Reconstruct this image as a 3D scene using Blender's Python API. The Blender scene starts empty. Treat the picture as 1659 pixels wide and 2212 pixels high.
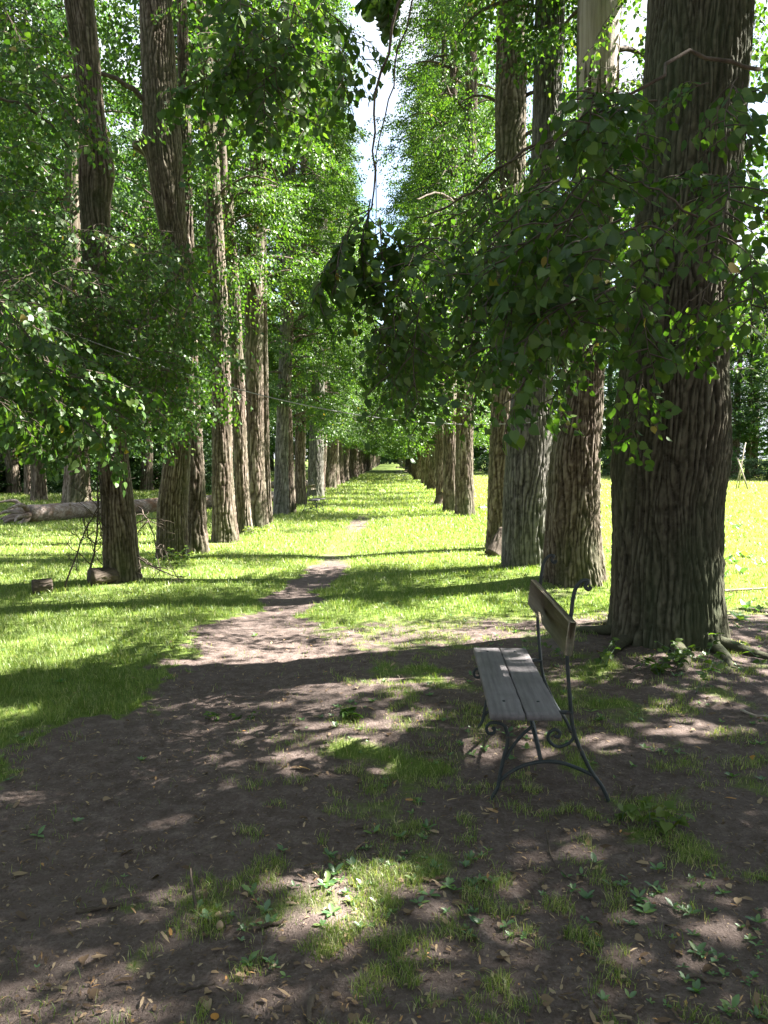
import bpy, math, random
import numpy as np
PI = math.pi
# ------------------------------------------------------------------ camera, sky, sun, exposure
scn = bpy.context.scene
F = 1703.0; CX = 829.5; CY = 1106.0; HZ = 998.0; EYE = 1.6       # the photograph measured at 1659 x 2212
PITCH = math.atan((CY - HZ) / F)
cd = bpy.data.cameras.new("camera"); cam = bpy.data.objects.new("camera", cd)
scn.collection.objects.link(cam)
cam.location = (0, 0, EYE); cam.rotation_euler = (PI/2 - PITCH, 0, 0)
cd.sensor_fit = 'VERTICAL'; cd.sensor_height = 24.0; cd.lens = 24.0 * F / 2212.0
cd.clip_start = 0.05; cd.clip_end = 3000
scn.camera = cam
SUN_AZ = math.radians(75); SUN_EL = math.radians(47)            # azimuth clockwise from +Y (along the avenue)
world = bpy.data.worlds.new("World"); scn.world = world; world.use_nodes = True
wn = world.node_tree; wn.nodes.clear()
wo = wn.nodes.new('ShaderNodeOutputWorld'); bg = wn.nodes.new('ShaderNodeBackground')
sky = wn.nodes.new('ShaderNodeTexSky'); sky.sky_type = 'NISHITA'; sky.sun_disc = False
sky.sun_elevation = SUN_EL; sky.sun_rotation = SUN_AZ
tc = wn.nodes.new('ShaderNodeTexCoord'); nz = wn.nodes.new('ShaderNodeTexNoise')
nz.inputs['Scale'].default_value = 2.6; nz.inputs['Detail'].default_value = 8; nz.inputs['Roughness'].default_value = .6
rp = wn.nodes.new('ShaderNodeValToRGB'); rp.color_ramp.elements[0].position = .38; rp.color_ramp.elements[1].position = .55
mxw = wn.nodes.new('ShaderNodeMix'); mxw.data_type = 'RGBA'
wn.links.new(tc.outputs['Generated'], nz.inputs['Vector']); wn.links.new(nz.outputs['Fac'], rp.inputs['Fac'])
wn.links.new(rp.outputs['Color'], mxw.inputs[0]); wn.links.new(sky.outputs[0], mxw.inputs[6])
mxw.inputs[7].default_value = (3.4, 3.6, 3.95, 1)
wn.links.new(mxw.outputs[2], bg.inputs['Color']); bg.inputs['Strength'].default_value = 0.05
wn.links.new(bg.outputs[0], wo.inputs['Surface'])
sd = bpy.data.lights.new("sun", 'SUN'); sd.energy = 5.0; sd.angle = math.radians(.53); sd.color = (1, .95, .86)
sun = bpy.data.objects.new("sun", sd); scn.collection.objects.link(sun)
sdir = np.array([math.sin(SUN_AZ)*math.cos(SUN_EL), math.cos(SUN_AZ)*math.cos(SUN_EL), math.sin(SUN_EL)])
from mathutils import Vector
sun.rotation_euler = Vector(-sdir).to_track_quat('-Z', 'Y').to_euler(); sun.location = (20, 10, 30)
scn.view_settings.view_transform = 'Standard'; scn.view_settings.look = 'None'
scn.view_settings.gamma = 1; scn.view_settings.exposure = 3.2
cy = scn.cycles; cy.max_bounces = 7; cy.diffuse_bounces = 4; cy.glossy_bounces = 2; cy.transmission_bounces = 5
cy.transparent_max_bounces = 4; cy.use_denoising = True; cy.caustics_reflective = False; cy.caustics_refractive = False
cy.sample_clamp_indirect = 8

# ------------------------------------------------------------------ helpers
COL = scn.collection
def vnoise(u, v, nu, nv, seed):
    """smooth value noise; u periodic in 0..1 over nu cells, v in cells"""
    r = np.random.RandomState(seed); g = r.rand(nu, nv + 2)
    uu = (u % 1.0) * nu; vv = np.clip(v, 0, nv - .001)
    i = np.floor(uu).astype(int); j = np.floor(vv).astype(int)
    fu = uu - i; fv = vv - j; fu = fu*fu*(3-2*fu); fv = fv*fv*(3-2*fv); i %= nu; i2 = (i+1) % nu
    return (g[i, j]*(1-fu) + g[i2, j]*fu)*(1-fv) + (g[i, j+1]*(1-fu) + g[i2, j+1]*fu)*fv
_G = np.random.RandomState(5).rand(128, 128)
def wn2(x, y, s, k=0):
    """world noise with cell size s: two turned octaves"""
    x = np.asarray(x, float); y = np.asarray(y, float)
    return .5+ ((_wn(.8*x-.6*y, .6*x+.8*y, s, k)-.5)*.95 + (_wn(.45*x+.893*y, -.893*x+.45*y, s*.47, k+40)-.5)*.55)
def _wn(x, y, s, k):
    x = x/s + 31.7*k; y = y/s + 17.3*k
    i = np.floor(x).astype(int); j = np.floor(y).astype(int); fx = x-i; fy = y-j
    fx = fx*fx*(3-2*fx); fy = fy*fy*(3-2*fy)
    a = _G[i % 128, j % 128]; b = _G[(i+1) % 128, j % 128]; c = _G[i % 128, (j+1) % 128]; d = _G[(i+1) % 128, (j+1) % 128]
    return (a*(1-fx)+b*fx)*(1-fy) + (c*(1-fx)+d*fx)*fy
def sstep(a, b, x): t = np.clip((x-a)/(b-a), 0, 1); return t*t*(3-2*t)
def gh(x, y):
    """height of the ground"""
    x = np.asarray(x, float); y = np.asarray(y, float)
    h = .0045*np.maximum(0, y-25) + .05*(wn2(x, y, 2.3, 1)-.5)*sstep(40, 12, np.abs(y)) + .18*(wn2(x, y, 9, 2)-.5)*sstep(2.5, 7, np.abs(x+.3))
    h = h + .07*np.exp(-((x-2.5)**2+(y-6.9)**2)/1.6) + .10*np.exp(-((x-2.4)**2+(y-10.6)**2)/1.8) + .05*np.exp(-((x+3.4)**2+(y-10.3)**2)/.5)
    h = h - .035*np.exp(-((x-path_c(y))/.55)**2)*sstep(60, 25, y)
    return h
def path_c(y): return np.interp(y, [0, 2.5, 3.9, 4.85, 6, 8, 11.3, 20, 40, 110, 260], [-1.5, -1.4, -1.3, -1.15, -.95, -1.2, -.92, -.7, -.35, .45, 1.9])
def row_c(y): return -.6 + .0096*y
def ray(px, py):
    X = (px-CX)/F; Y = (CY-py)/F
    return np.array([X, math.cos(PITCH)+Y*math.sin(PITCH), -math.sin(PITCH)+Y*math.cos(PITCH)])
def at(px, py, y):
    r = ray(px, py); s = y/r[1]; return np.array([r[0]*s, y, EYE+r[2]*s])
def ground(px, py):
    r = ray(px, py); s = EYE/max(-r[2], .004)
    for _ in range(8):
        p = r*s; z = float(gh(p[0], p[1])); s = (EYE-z)/max(-r[2], .004)
    p = r*s; return np.array([p[0], p[1], float(gh(p[0], p[1]))])

class MB:
    def __init__(s): s.v = []; s.f = []; s.n = []; s.m = 0; s.at = {}
    def add(s, v, f, **attrs):
        """f: (n,k) int array of equal polygons"""
        v = np.asarray(v, np.float32); f = np.asarray(f, np.int32)
        s.v.append(v); s.f.append((f+s.m).ravel()); s.n.append(np.full(len(f), f.shape[1], np.int32))
        for k, a in attrs.items(): s.at.setdefault(k, []).append(np.broadcast_to(np.asarray(a, np.float32), (len(v),)))
        s.m += len(v)
    def more(s, f):
        f = np.asarray(f, np.int32); s.f.append(f.ravel()); s.n.append(np.full(len(f), f.shape[1], np.int32))
    def mesh(s, name, smooth=True):
        me = bpy.data.meshes.new(name)
        v = np.concatenate(s.v); f = np.concatenate(s.f); n = np.concatenate(s.n)
        me.vertices.add(len(v)); me.vertices.foreach_set('co', v.ravel())
        me.loops.add(len(f)); me.loops.foreach_set('vertex_index', f)
        st = np.zeros(len(n), np.int32); st[1:] = np.cumsum(n)[:-1]
        me.polygons.add(len(n)); me.polygons.foreach_set('loop_start', st)
        if smooth: me.polygons.foreach_set('use_smooth', np.ones(len(n), bool))
        me.update(calc_edges=True)
        for k, a in s.at.items():
            A = me.attributes.new(k, 'FLOAT', 'POINT'); A.data.foreach_set('value', np.concatenate(a))
        return me
def link(name, me, mat=None, parent=None, loc=(0, 0, 0), rz=0):
    o = bpy.data.objects.new(name, me)
    if mat is not None and me is not None and len(me.materials) == 0: me.materials.append(mat)
    COL.objects.link(o); o.location = loc; o.rotation_euler = (0, 0, rz)
    if parent is not None: o.parent = parent
    return o
def tag(o, label=None, cat=None, group=None, kind=None):
    if label: o['label'] = label
    if cat: o['category'] = cat
    if group: o['group'] = group
    if kind: o['kind'] = kind
    return o
def thing(name, label, cat, loc=(0, 0, 0), group=None, rz=0):
    return tag(link(name, None, None, None, tuple(float(c) for c in loc), rz), label, cat, group)
def frames(P):
    P = np.asarray(P, float); T = np.gradient(P, axis=0); T /= np.linalg.norm(T, axis=1)[:, None]+1e-9
    up = np.array([0, 0, 1.]) if abs(T[0, 2]) < .8 else np.array([1., 0, 0])
    N = np.cross(T, up); N /= np.linalg.norm(N, axis=1)[:, None]+1e-9; B = np.cross(T, N)
    for i in range(1, len(P)):                                    # keep frames from flipping
        n = N[i-1] - T[i]*np.dot(N[i-1], T[i]); n /= np.linalg.norm(n)+1e-9; N[i] = n; B[i] = np.cross(T[i], n)
    return T, N, B
def tube(mb, P, R, sides=6, flat=1.0, cap=True, **attrs):
    P = np.asarray(P, float); n = len(P); R = np.broadcast_to(np.asarray(R, float), (n,))
    T, N, B = frames(P); a = np.arange(sides)*2*PI/sides
    v = P[:, None, :] + R[:, None, None]*(np.cos(a)[None, :, None]*N[:, None, :] + flat*np.sin(a)[None, :, None]*B[:, None, :])
    v = v.reshape(-1, 3); i = np.arange(n-1)[:, None]*sides; j = np.arange(sides)[None, :]; k = (j+1) % sides
    f = np.stack([i+j, i+k, i+sides+k, i+sides+j], -1).reshape(-1, 4)
    m0 = mb.m; mb.add(v, f, **attrs)
    if cap: mb.more([[m0+q for q in range(sides)][::-1]]); mb.more([[m0+(n-1)*sides+q for q in range(sides)]])
def spline(P, n):
    P = np.asarray(P, float); m = len(P); t = np.linspace(0, m-1, n); i = np.clip(np.floor(t).astype(int), 0, m-2); u = (t-i)[:, None]
    g = lambda k: P[np.clip(k, 0, m-1)]
    a, b, c, d = g(i-1), g(i), g(i+1), g(i+2)
    return .5*((2*b) + (-a+c)*u + (2*a-5*b+4*c-d)*u*u + (-a+3*b-3*c+d)*u**3)
def box(mb, c, s, rot=None, bevel=0):
    h = np.array(s)/2; b = min(bevel, h.min()*.9)
    if b <= 0:
        v = np.array([[x, y, z] for x in (-1, 1) for y in (-1, 1) for z in (-1, 1)])*h
        f = [[0, 1, 3, 2], [4, 6, 7, 5], [0, 4, 5, 1], [2, 3, 7, 6], [0, 2, 6, 4], [1, 5, 7, 3]]
    else:
        v = []; idx = {}
        for sx in (-1, 1):
            for sy in (-1, 1):
                for sz in (-1, 1):
                    for ax in range(3):
                        p = np.array([sx, sy, sz])*h; 
                        for q in range(3):
                            if q != ax: p[q] -= (sx, sy, sz)[q]*b
                        idx[(sx, sy, sz, ax)] = len(v); v.append(p)
        v = np.array(v); f = []
        I = idx
        for s_ in (-1, 1):
            f.append([I[(s_, -1, -1, 0)], I[(s_, 1, -1, 0)], I[(s_, 1, 1, 0)], I[(s_, -1, 1, 0)]][::s_])
            f.append([I[(-1, s_, -1, 1)], I[(1, s_, -1, 1)], I[(1, s_, 1, 1)], I[(-1, s_, 1, 1)]][::-s_])
            f.append([I[(-1, -1, s_, 2)], I[(1, -1, s_, 2)], I[(1, 1, s_, 2)], I[(-1, 1, s_, 2)]][::s_])
        for a_ in (-1, 1):
            for b_ in (-1, 1):
                f.append([I[(a_, b_, -1, 0)], I[(a_, b_, 1, 0)], I[(a_, b_, 1, 1)], I[(a_, b_, -1, 1)]][::(1 if a_*b_ > 0 else -1)])
                f.append([I[(a_, -1, b_, 0)], I[(a_, 1, b_, 0)], I[(a_, 1, b_, 2)], I[(a_, -1, b_, 2)]][::(-1 if a_*b_ > 0 else 1)])
                f.append([I[(-1, a_, b_, 1)], I[(1, a_, b_, 1)], I[(1, a_, b_, 2)], I[(-1, a_, b_, 2)]][::(1 if a_*b_ > 0 else -1)])
    if rot is not None: v = v @ np.asarray(rot).T
    m0 = mb.m; mb.add(v+np.array(c), f)
    if b > 0:
        for sx in (-1, 1):
            for sy in (-1, 1):
                for sz in (-1, 1):
                    t = [m0+idx[(sx, sy, sz, k)] for k in range(3)]; mb.more([t if sx*sy*sz > 0 else t[::-1]])
def rotz(a): c, s = math.cos(a), math.sin(a); return np.array([[c, -s, 0], [s, c, 0], [0, 0, 1]])
def roty(a): c, s = math.cos(a), math.sin(a); return np.array([[c, 0, s], [0, 1, 0], [-s, 0, c]])
def rotx(a): c, s = math.cos(a), math.sin(a); return np.array([[1, 0, 0], [0, c, -s], [0, s, c]])

# ------------------------------------------------------------------ materials
def mat(name):
    m = bpy.data.materials.new(name); m.use_nodes = True; nt = m.node_tree; nt.nodes.clear()
    out = nt.nodes.new('ShaderNodeOutputMaterial'); return m, nt, out
class NT:
    def __init__(s, nt): s.t = nt
    def n(s, typ, **kw):
        o = s.t.nodes.new(typ)
        for k, v in kw.items(): setattr(o, k, v)
        return o
    def l(s, a, b): s.t.links.new(a, b)
    def noise(s, vec, scale, detail=4, rough=.55):
        o = s.n('ShaderNodeTexNoise'); o.inputs['Scale'].default_value = scale; o.inputs['Detail'].default_value = detail
        o.inputs['Roughness'].default_value = rough
        if vec is not None: s.l(vec, o.inputs['Vector'])
        return o.outputs['Fac']
    def ramp(s, fac, stops):
        o = s.n('ShaderNodeValToRGB'); e = o.color_ramp.elements
        while len(e) < len(stops): e.new(.5)
        for q, (p, c) in zip(e, stops): q.position = p; q.color = (*c, 1) if len(c) == 3 else c
        s.l(fac, o.inputs['Fac']); return o.outputs['Color']
    def mix(s, fac, a, b, typ='MIX'):
        o = s.n('ShaderNodeMix', data_type='RGBA', blend_type=typ)
        for i, x in ((0, fac), (6, a), (7, b)):
            if isinstance(x, (int, float)): o.inputs[i].default_value = x
            elif isinstance(x, tuple): o.inputs[i].default_value = (*x, 1)
            else: s.l(x, o.inputs[i])
        return o.outputs[2]
    def math(s, op, a, b=0.0):
        o = s.n('ShaderNodeMath', operation=op)
        for i, x in ((0, a), (1, b)):
            if isinstance(x, (int, float)): o.inputs[i].default_value = x
            else: s.l(x, o.inputs[i])
        return o.outputs[0]
    def map(s, vec, scale):
        o = s.n('ShaderNodeMapping'); o.inputs['Scale'].default_value = scale; s.l(vec, o.inputs['Vector']); return o.outputs[0]
    def coord(s, k='Object'): return s.n('ShaderNodeTexCoord').outputs[k]
    def attr(s, k): return s.n('ShaderNodeAttribute', attribute_name=k).outputs['Fac']
    def bump(s, h, dist, strength=1.0):
        o = s.n('ShaderNodeBump'); o.inputs['Distance'].default_value = dist; o.inputs['Strength'].default_value = strength
        s.l(h, o.inputs['Height']); return o.outputs[0]
    def bsdf(s, out, col, rough=.8, nrm=None, spec=.3, metal=0):
        b = s.n('ShaderNodeBsdfPrincipled')
        if isinstance(col, tuple): b.inputs['Base Color'].default_value = (*col, 1)
        else: s.l(col, b.inputs['Base Color'])
        if isinstance(rough, (int, float)): b.inputs['Roughness'].default_value = rough
        else: s.l(rough, b.inputs['Roughness'])
        b.inputs['Specular IOR Level'].default_value = spec; b.inputs['Metallic'].default_value = metal
        if nrm is not None: s.l(nrm, b.inputs['Normal'])
        s.l(b.outputs[0], out.inputs['Surface']); return b
def leaf_mat(name, stops, trans=.5, tcol=1.0, gloss=.035):
    m, nt, out = mat(name); N = NT(nt)
    c = N.ramp(N.attr('tint'), stops)
    d = N.n('ShaderNodeBsdfDiffuse'); t = N.n('ShaderNodeBsdfTranslucent'); g = N.n('ShaderNodeBsdfGlossy'); g.inputs['Roughness'].default_value = .46
    N.l(c, d.inputs['Color']); N.l(N.mix(1.0, c, (1.7*tcol, 1.9*tcol, .6*tcol), 'MULTIPLY'), t.inputs['Color'])
    g.inputs['Color'].default_value = (.8, .85, .8, 1)
    m1 = N.n('ShaderNodeMixShader'); m1.inputs[0].default_value = trans; N.l(d.outputs[0], m1.inputs[1]); N.l(t.outputs[0], m1.inputs[2])
    m2 = N.n('ShaderNodeMixShader'); m2.inputs[0].default_value = gloss; N.l(m1.outputs[0], m2.inputs[1]); N.l(g.outputs[0], m2.inputs[2])
    N.l(m2.outputs[0], out.inputs['Surface']); return m
M = {}
M['leaf'] = leaf_mat('linden_leaf', [(0, (.022, .056, .011)), (.5, (.048, .098, .018)), (.93, (.11, .16, .034)), (1, (.24, .17, .03))], .40)
M['leaf_far'] = leaf_mat('woodland_leaf', [(0, (.026, .062, .02)), (.6, (.045, .092, .026)), (1, (.08, .13, .035))], .38)
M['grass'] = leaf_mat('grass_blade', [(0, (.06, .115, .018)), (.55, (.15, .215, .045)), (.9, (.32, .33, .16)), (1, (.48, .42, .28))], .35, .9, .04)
M['weed'] = leaf_mat('weed_leaf', [(0, (.05, .12, .045)), (.7, (.09, .19, .05)), (1, (.16, .24, .05))], .4, 1, .09)
M['litter'] = leaf_mat('dry_litter', [(0, (.07, .045, .03)), (.5, (.19, .13, .085)), (.85, (.36, .28, .19)), (1, (.42, .2, .05))], .12, .8, .02)
def bark_mat(name, dark, mid, light, moss=.25, mosscol=(.06, .085, .04)):
    m, nt, out = mat(name); N = NT(nt); co = N.coord()
    r = N.attr('ridge'); fine = N.noise(N.map(co, (14, 14, 3.2)), 3.0, 6, .65); sp = N.noise(co, 26, 4, .7); big = N.noise(N.map(co, (1, 1, .45)), 1.1, 4)
    v = N.math('ADD', N.math('MULTIPLY', r, .72), N.math('MULTIPLY', fine, .42))
    c = N.ramp(v, [(.22, dark), (.62, mid), (1.05, light)])
    c = N.mix(N.math('MULTIPLY', N.ramp(sp, [(.5, (0, 0, 0)), (.75, (1, 1, 1))]), .35), c, light)
    mk = N.math('MULTIPLY', N.ramp(big, [(.42, (0, 0, 0)), (.62, (1, 1, 1))]), moss)
    c = N.mix(mk, c, mosscol)
    bare = N.attr('bare'); wood = N.ramp(N.noise(N.map(co, (30, 30, 1.2)), 1, 5, .6), [(.25, (.2, .17, .145)), (.6, (.4, .35, .31))])
    c = N.mix(bare, c, wood)
    h = N.math('ADD', fine, N.math('MULTIPLY', sp, .5))
    N.bsdf(out, c, .92, N.bump(h, .012, .8), .15); return m
M['bark'] = bark_mat('linden_bark', (.022, .014, .010), (.085, .062, .048), (.235, .19, .162), .4)
M['bark_green'] = bark_mat('green_bark', (.018, .015, .011), (.060, .052, .037), (.14, .127, .095), .6, (.05, .066, .034))
M['bark_grey'] = bark_mat('grey_bark', (.026, .023, .02), (.10, .091, .083), (.23, .213, .196), .3)
def simple_bark():
    m, nt, out = mat('branch_bark'); N = NT(nt); co = N.coord()
    c = N.ramp(N.noise(co, 9, 5), [(.3, (.045, .035, .028)), (.7, (.13, .105, .085))]); N.bsdf(out, c, .9, N.bump(N.noise(co, 60, 3), .004), .15); return m
M['branch'] = simple_bark()
def log_mat():
    m, nt, out = mat('weathered_log'); N = NT(nt); co = N.coord()
    a = N.noise(N.map(co, (1.3, 9, 9)), 1.6, 6, .65); b = N.noise(co, 2.2, 4)
    c = N.ramp(a, [(.28, (.09, .06, .045)), (.5, (.24, .19, .165)), (.75, (.42, .38, .37))])
    c = N.mix(N.ramp(b, [(.5, (0, 0, 0)), (.68, (1, 1, 1))]), c, (.15, .09, .06))
    N.bsdf(out, c, .85, N.bump(a, .03), .2); return m
M['log'] = log_mat()
def plank_mat(name, a, b, c3, axis):
    m, nt, out = mat(name); N = NT(nt); co = N.coord()
    sc = [55, 55, 55]; sc[axis] = 3.0
    g = N.noise(N.map(co, tuple(sc)), 1, 6, .7); g2 = N.noise(N.map(co, tuple(12 if i != axis else 1.2 for i in range(3))), 1, 3); k = N.noise(co, 7, 4, .6)
    wv = N.n('ShaderNodeTexWave', wave_type='BANDS', bands_direction='X'); wv.inputs['Scale'].default_value = 9; wv.inputs['Distortion'].default_value = 7
    wv.inputs['Detail'].default_value = 3; wv.inputs['Detail Scale'].default_value = .6; N.l(N.map(co, tuple(1 if i != axis else .16 for i in range(3))), wv.inputs['Vector'])
    v = N.math('ADD', N.math('MULTIPLY', g, .55), N.math('ADD', N.math('MULTIPLY', g2, .3), N.math('MULTIPLY', wv.outputs['Fac'], .07)))
    c = N.ramp(v, [(.3, a), (.55, b), (.8, c3)]); c = N.mix(N.ramp(k, [(.45, (0, 0, 0)), (.8, (.6, .6, .6))]), c, a)
    N.bsdf(out, c, .75, N.bump(v, .003, .7), .3); return m
M['plank'] = plank_mat('grey_plank', (.10, .09, .096), (.20, .185, .193), (.35, .325, .335), 1)
M['board'] = plank_mat('brown_board', (.18, .152, .11), (.34, .29, .21), (.48, .42, .33), 1)
def iron_mat():
    m, nt, out = mat('painted_iron'); N = NT(nt); co = N.coord()
    k = N.noise(co, 22, 5, .7); c = N.ramp(k, [(.45, (.018, .026, .03)), (.62, (.035, .04, .042)), (.75, (.10, .055, .035))])
    N.bsdf(out, c, .55, N.bump(N.noise(co, 120, 3), .002), .45); return m
M['iron'] = iron_mat()
def plain(name, a, b, scale=8, rough=.8):
    m, nt, out = mat(name); N = NT(nt); co = N.coord(); k = N.noise(co, scale, 5, .65)
    N.bsdf(out, N.ramp(k, [(.3, a), (.7, b)]), rough, N.bump(k, .01), .2); return m
M['cable'] = plain('cable_sheath', (.22, .22, .23), (.42, .42, .44), 30, .4)
M['stake'] = plain('stake_wood', (.22, .18, .14), (.42, .37, .32), 14)
M['cut'] = plain('cut_wood', (.30, .17, .09), (.5, .33, .18), 20)
M['nut'] = plain('pebble_surface', (.28, .20, .13), (.40, .31, .22), 30)
def ground_mat():
    m, nt, out = mat('soil_and_turf'); N = NT(nt); co = N.coord()
    n1 = N.noise(co, 1.3, 6, .62); n2 = N.noise(co, 14, 6, .7); n3 = N.noise(co, 70, 4, .7); n4 = N.noise(co, .35, 4)
    soil = N.ramp(N.math('ADD', N.math('MULTIPLY', n2, .6), N.math('MULTIPLY', n3, .4)), [(.3, (.048, .035, .030)), (.5, (.112, .086, .077)), (.72, (.24, .195, .178))])
    soil = N.mix(N.ramp(n1, [(.4, (0, 0, 0)), (.7, (.6, .6, .6))]), soil, (.138, .109, .099))
    vo = N.n('ShaderNodeTexVoronoi', feature='F1'); vo.inputs['Scale'].default_value = 55; N.l(N.map(co, (1, .45, 1)), vo.inputs['Vector'])
    chips = N.ramp(vo.outputs['Distance'], [(.13, (1, 1, 1)), (.2, (0, 0, 0))]); cc = N.ramp(N.noise(co, 31, 1), [(.4, (.07, .05, .035)), (.6, (.36, .29, .22))])
    soil = N.mix(N.math('MULTIPLY', chips, .55), soil, cc)
    turf = N.ramp(N.math('ADD', N.math('MULTIPLY', n2, .5), N.math('MULTIPLY', n3, .5)), [(.32, (.05, .085, .02)), (.5, (.11, .16, .035)), (.7, (.22, .24, .08))])
    turf = N.mix(N.ramp(n4, [(.4, (0, 0, 0)), (.65, (.55, .55, .55))]), turf, (.17, .22, .06))
    d = N.attr('dirt'); dd = N.math('ADD', d, N.math('MULTIPLY', N.math('SUBTRACT', N.noise(co, 6, 5, .7), .5), .9))
    c = N.mix(N.ramp(dd, [(.35, (0, 0, 0)), (.62, (1, 1, 1))]), turf, soil)
    h = N.math('ADD', N.math('MULTIPLY', n2, 1.0), N.math('ADD', N.math('MULTIPLY', n3, .5), N.math('MULTIPLY', chips, .25)))
    N.bsdf(out, c, .95, N.bump(h, .03, .9), .1); return m
M['ground'] = ground_mat()

# ------------------------------------------------------------------ ground
def dirt_mask(x, y):
    """1 = bare soil, 0 = turf"""
    x = np.asarray(x, float); y = np.asarray(y, float)
    c = path_c(y); w = np.interp(y, [0, 2.3, 3.9, 4.85, 6, 7.4, 8.2, 9.5, 20, 24, 40, 110], [.9, .8, .72, .75, .66, .62, .38, .28, .28, .2, .12, .05])
    j = (wn2(x, y, .6, 3)-.5)*.75 + (wn2(x, y, .19, 4)-.5)*.55 + (wn2(x, y, .07, 5)-.5)*.35
    p = sstep(1.45, .62, np.abs(x-c)/w + j)
    p = p*np.interp(y, [0, 10.5, 14.5, 18, 20, 22, 26, 60, 120], [1, 1, .38, .4, .66, .62, .3, .25, .15])
    # worn ground under the trees on the right and around the bench
    r = sstep(-.6, .2, x - c)*sstep(9.3, 6.8, y + (x-1)*-.15)
    r = r*np.clip(.84 + (wn2(x, y, .8, 6)-.5)*.6 + (wn2(x, y, .28, 7)-.5)*.7, 0, 1)
    near = sstep(3.4, 2.6, y)*np.clip(.72 + (wn2(x, y, .6, 8)-.5)*1.0, 0, 1)
    t = .8*np.exp(-(((x-2.7)/1.3)**2+((y-6.6)/1.1)**2)) + .45*np.exp(-(((x-2.1)/.9)**2+((y-9.6)/.9)**2)) + .5*np.exp(-(((x-.6)/1.3)**2+((y-7.7)/.45)**2))
    for (tx, ty) in ((-3.43, 10), (-3.5, 12.8), (-3.2, 15.4)): t = t+.5*np.exp(-((x-tx)**2+(y-ty)**2)/.2)
    mead = .30*sstep(3.2, 4.5, x)*sstep(16, 8, y)*wn2(x, y, .7, 9)
    lawn = .12*wn2(x, y, .6, 10)
    return np.clip(np.maximum.reduce([p, r, near, t, mead, lawn]), 0, 1)
def axis(segs):
    a = [segs[0][0]]
    for s0, s1, d in segs: n = max(1, int(round((s1-s0)/d))); a += list(np.linspace(s0, s1, n+1)[1:])
    return np.array(a)
gx = axis([(-900, -120, 60), (-120, -20, 5), (-20, -7, .5), (-7, -3.5, .1), (-3.5, 4.2, .028), (4.2, 8, .1), (8, 20, .6), (20, 120, 5), (120, 900, 60)])
gy = axis([(-900, -60, 60), (-60, -4, 4), (-4, 1.6, .4), (1.6, 7.5, .028), (7.5, 12, .06), (12, 30, .25), (30, 80, 1.5), (80, 400, 8), (400, 1800, 60)])
X, Y = np.meshgrid(gx, gy); Z = gh(X, Y)
dm = dirt_mask(X, Y)
near = sstep(12, 6, np.hypot(X, Y))
Z = Z + near*((wn2(X, Y, .11, 11)-.5)*.016 + (wn2(X, Y, .045, 12)-.5)*.010)*(.4+.6*dm)
ny, nx = X.shape; idx = np.arange(ny*nx).reshape(ny, nx)
gm = MB(); gm.add(np.stack([X, Y, Z], -1).reshape(-1, 3), np.stack([idx[:-1, :-1], idx[:-1, 1:], idx[1:, 1:], idx[1:, :-1]], -1).reshape(-1, 4), dirt=dm.ravel())
tag(link('ground', gm.mesh('ground'), M['ground']), kind='structure')

# ------------------------------------------------------------------ leaves
LEAF6 = (np.array([[0, 0, 0], [.40, .12, .06], [.44, .45, .07], [0, 1, -.08], [-.44, .45, .07], [-.40, .12, .06]]), np.array([[0, 1, 2, 3], [0, 3, 4, 5]]))
_r = [(.0, .0), (.20, -.10), (.40, .02), (.50, .24), (.46, .46), (.34, .68), (.16, .86), (0, 1.08)]
_v = [[0, 0, 0], [0, .38, -.03], [0, .72, -.05], [0, 1.08, -.16]] + [[x, y, .10*x+.12*x*x-.10*y*y*.6] for x, y in _r[1:7]] + [[-x, y, .10*x+.12*x*x-.10*y*y*.6] for x, y in _r[1:7]]
LEAFN = (np.array(_v), [np.array([[0, 4, 5, 1], [1, 5, 6, 7], [1, 7, 8, 2], [2, 8, 9, 3]]), np.array([[0, 1, 11, 10], [1, 13, 12, 11], [1, 2, 14, 13], [2, 3, 15, 14]])])
RG = np.random.RandomState(11)
def leaves(mb, pos, d, nrm, size, tint, near=False, rng=None):
    """bake leaves: pos base, d direction of the blade, nrm upper side"""
    pos = np.asarray(pos); d = np.asarray(d); nrm = np.asarray(nrm)
    d = d/(np.linalg.norm(d, axis=1)[:, None]+1e-9); nrm = nrm - d*np.sum(nrm*d, 1)[:, None]; nrm /= np.linalg.norm(nrm, axis=1)[:, None]+1e-9
    s = np.cross(d, nrm); T, Fc = (LEAFN if near else LEAF6)
    q1 = RG.uniform(.82, 1.12, len(pos))[:, None, None]; q2 = RG.uniform(-.3, 2.4, len(pos))[:, None, None]
    v = pos[:, None, :] + size[:, None, None]*(q1*T[None, :, 0:1]*s[:, None, :] + T[None, :, 1:2]*d[:, None, :] + q2*T[None, :, 2:3]*nrm[:, None, :])
    n = len(pos); k = len(T); base = (np.arange(n)*k)[:, None, None]
    Fs = Fc if near else [Fc]; m0 = mb.m
    mb.add(v.reshape(-1, 3), (base+Fs[0][None]).reshape(-1, 4), tint=np.repeat(tint, k))
    for f in Fs[1:]: mb.more((base+f[None]).reshape(-1, 4)+m0)
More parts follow.
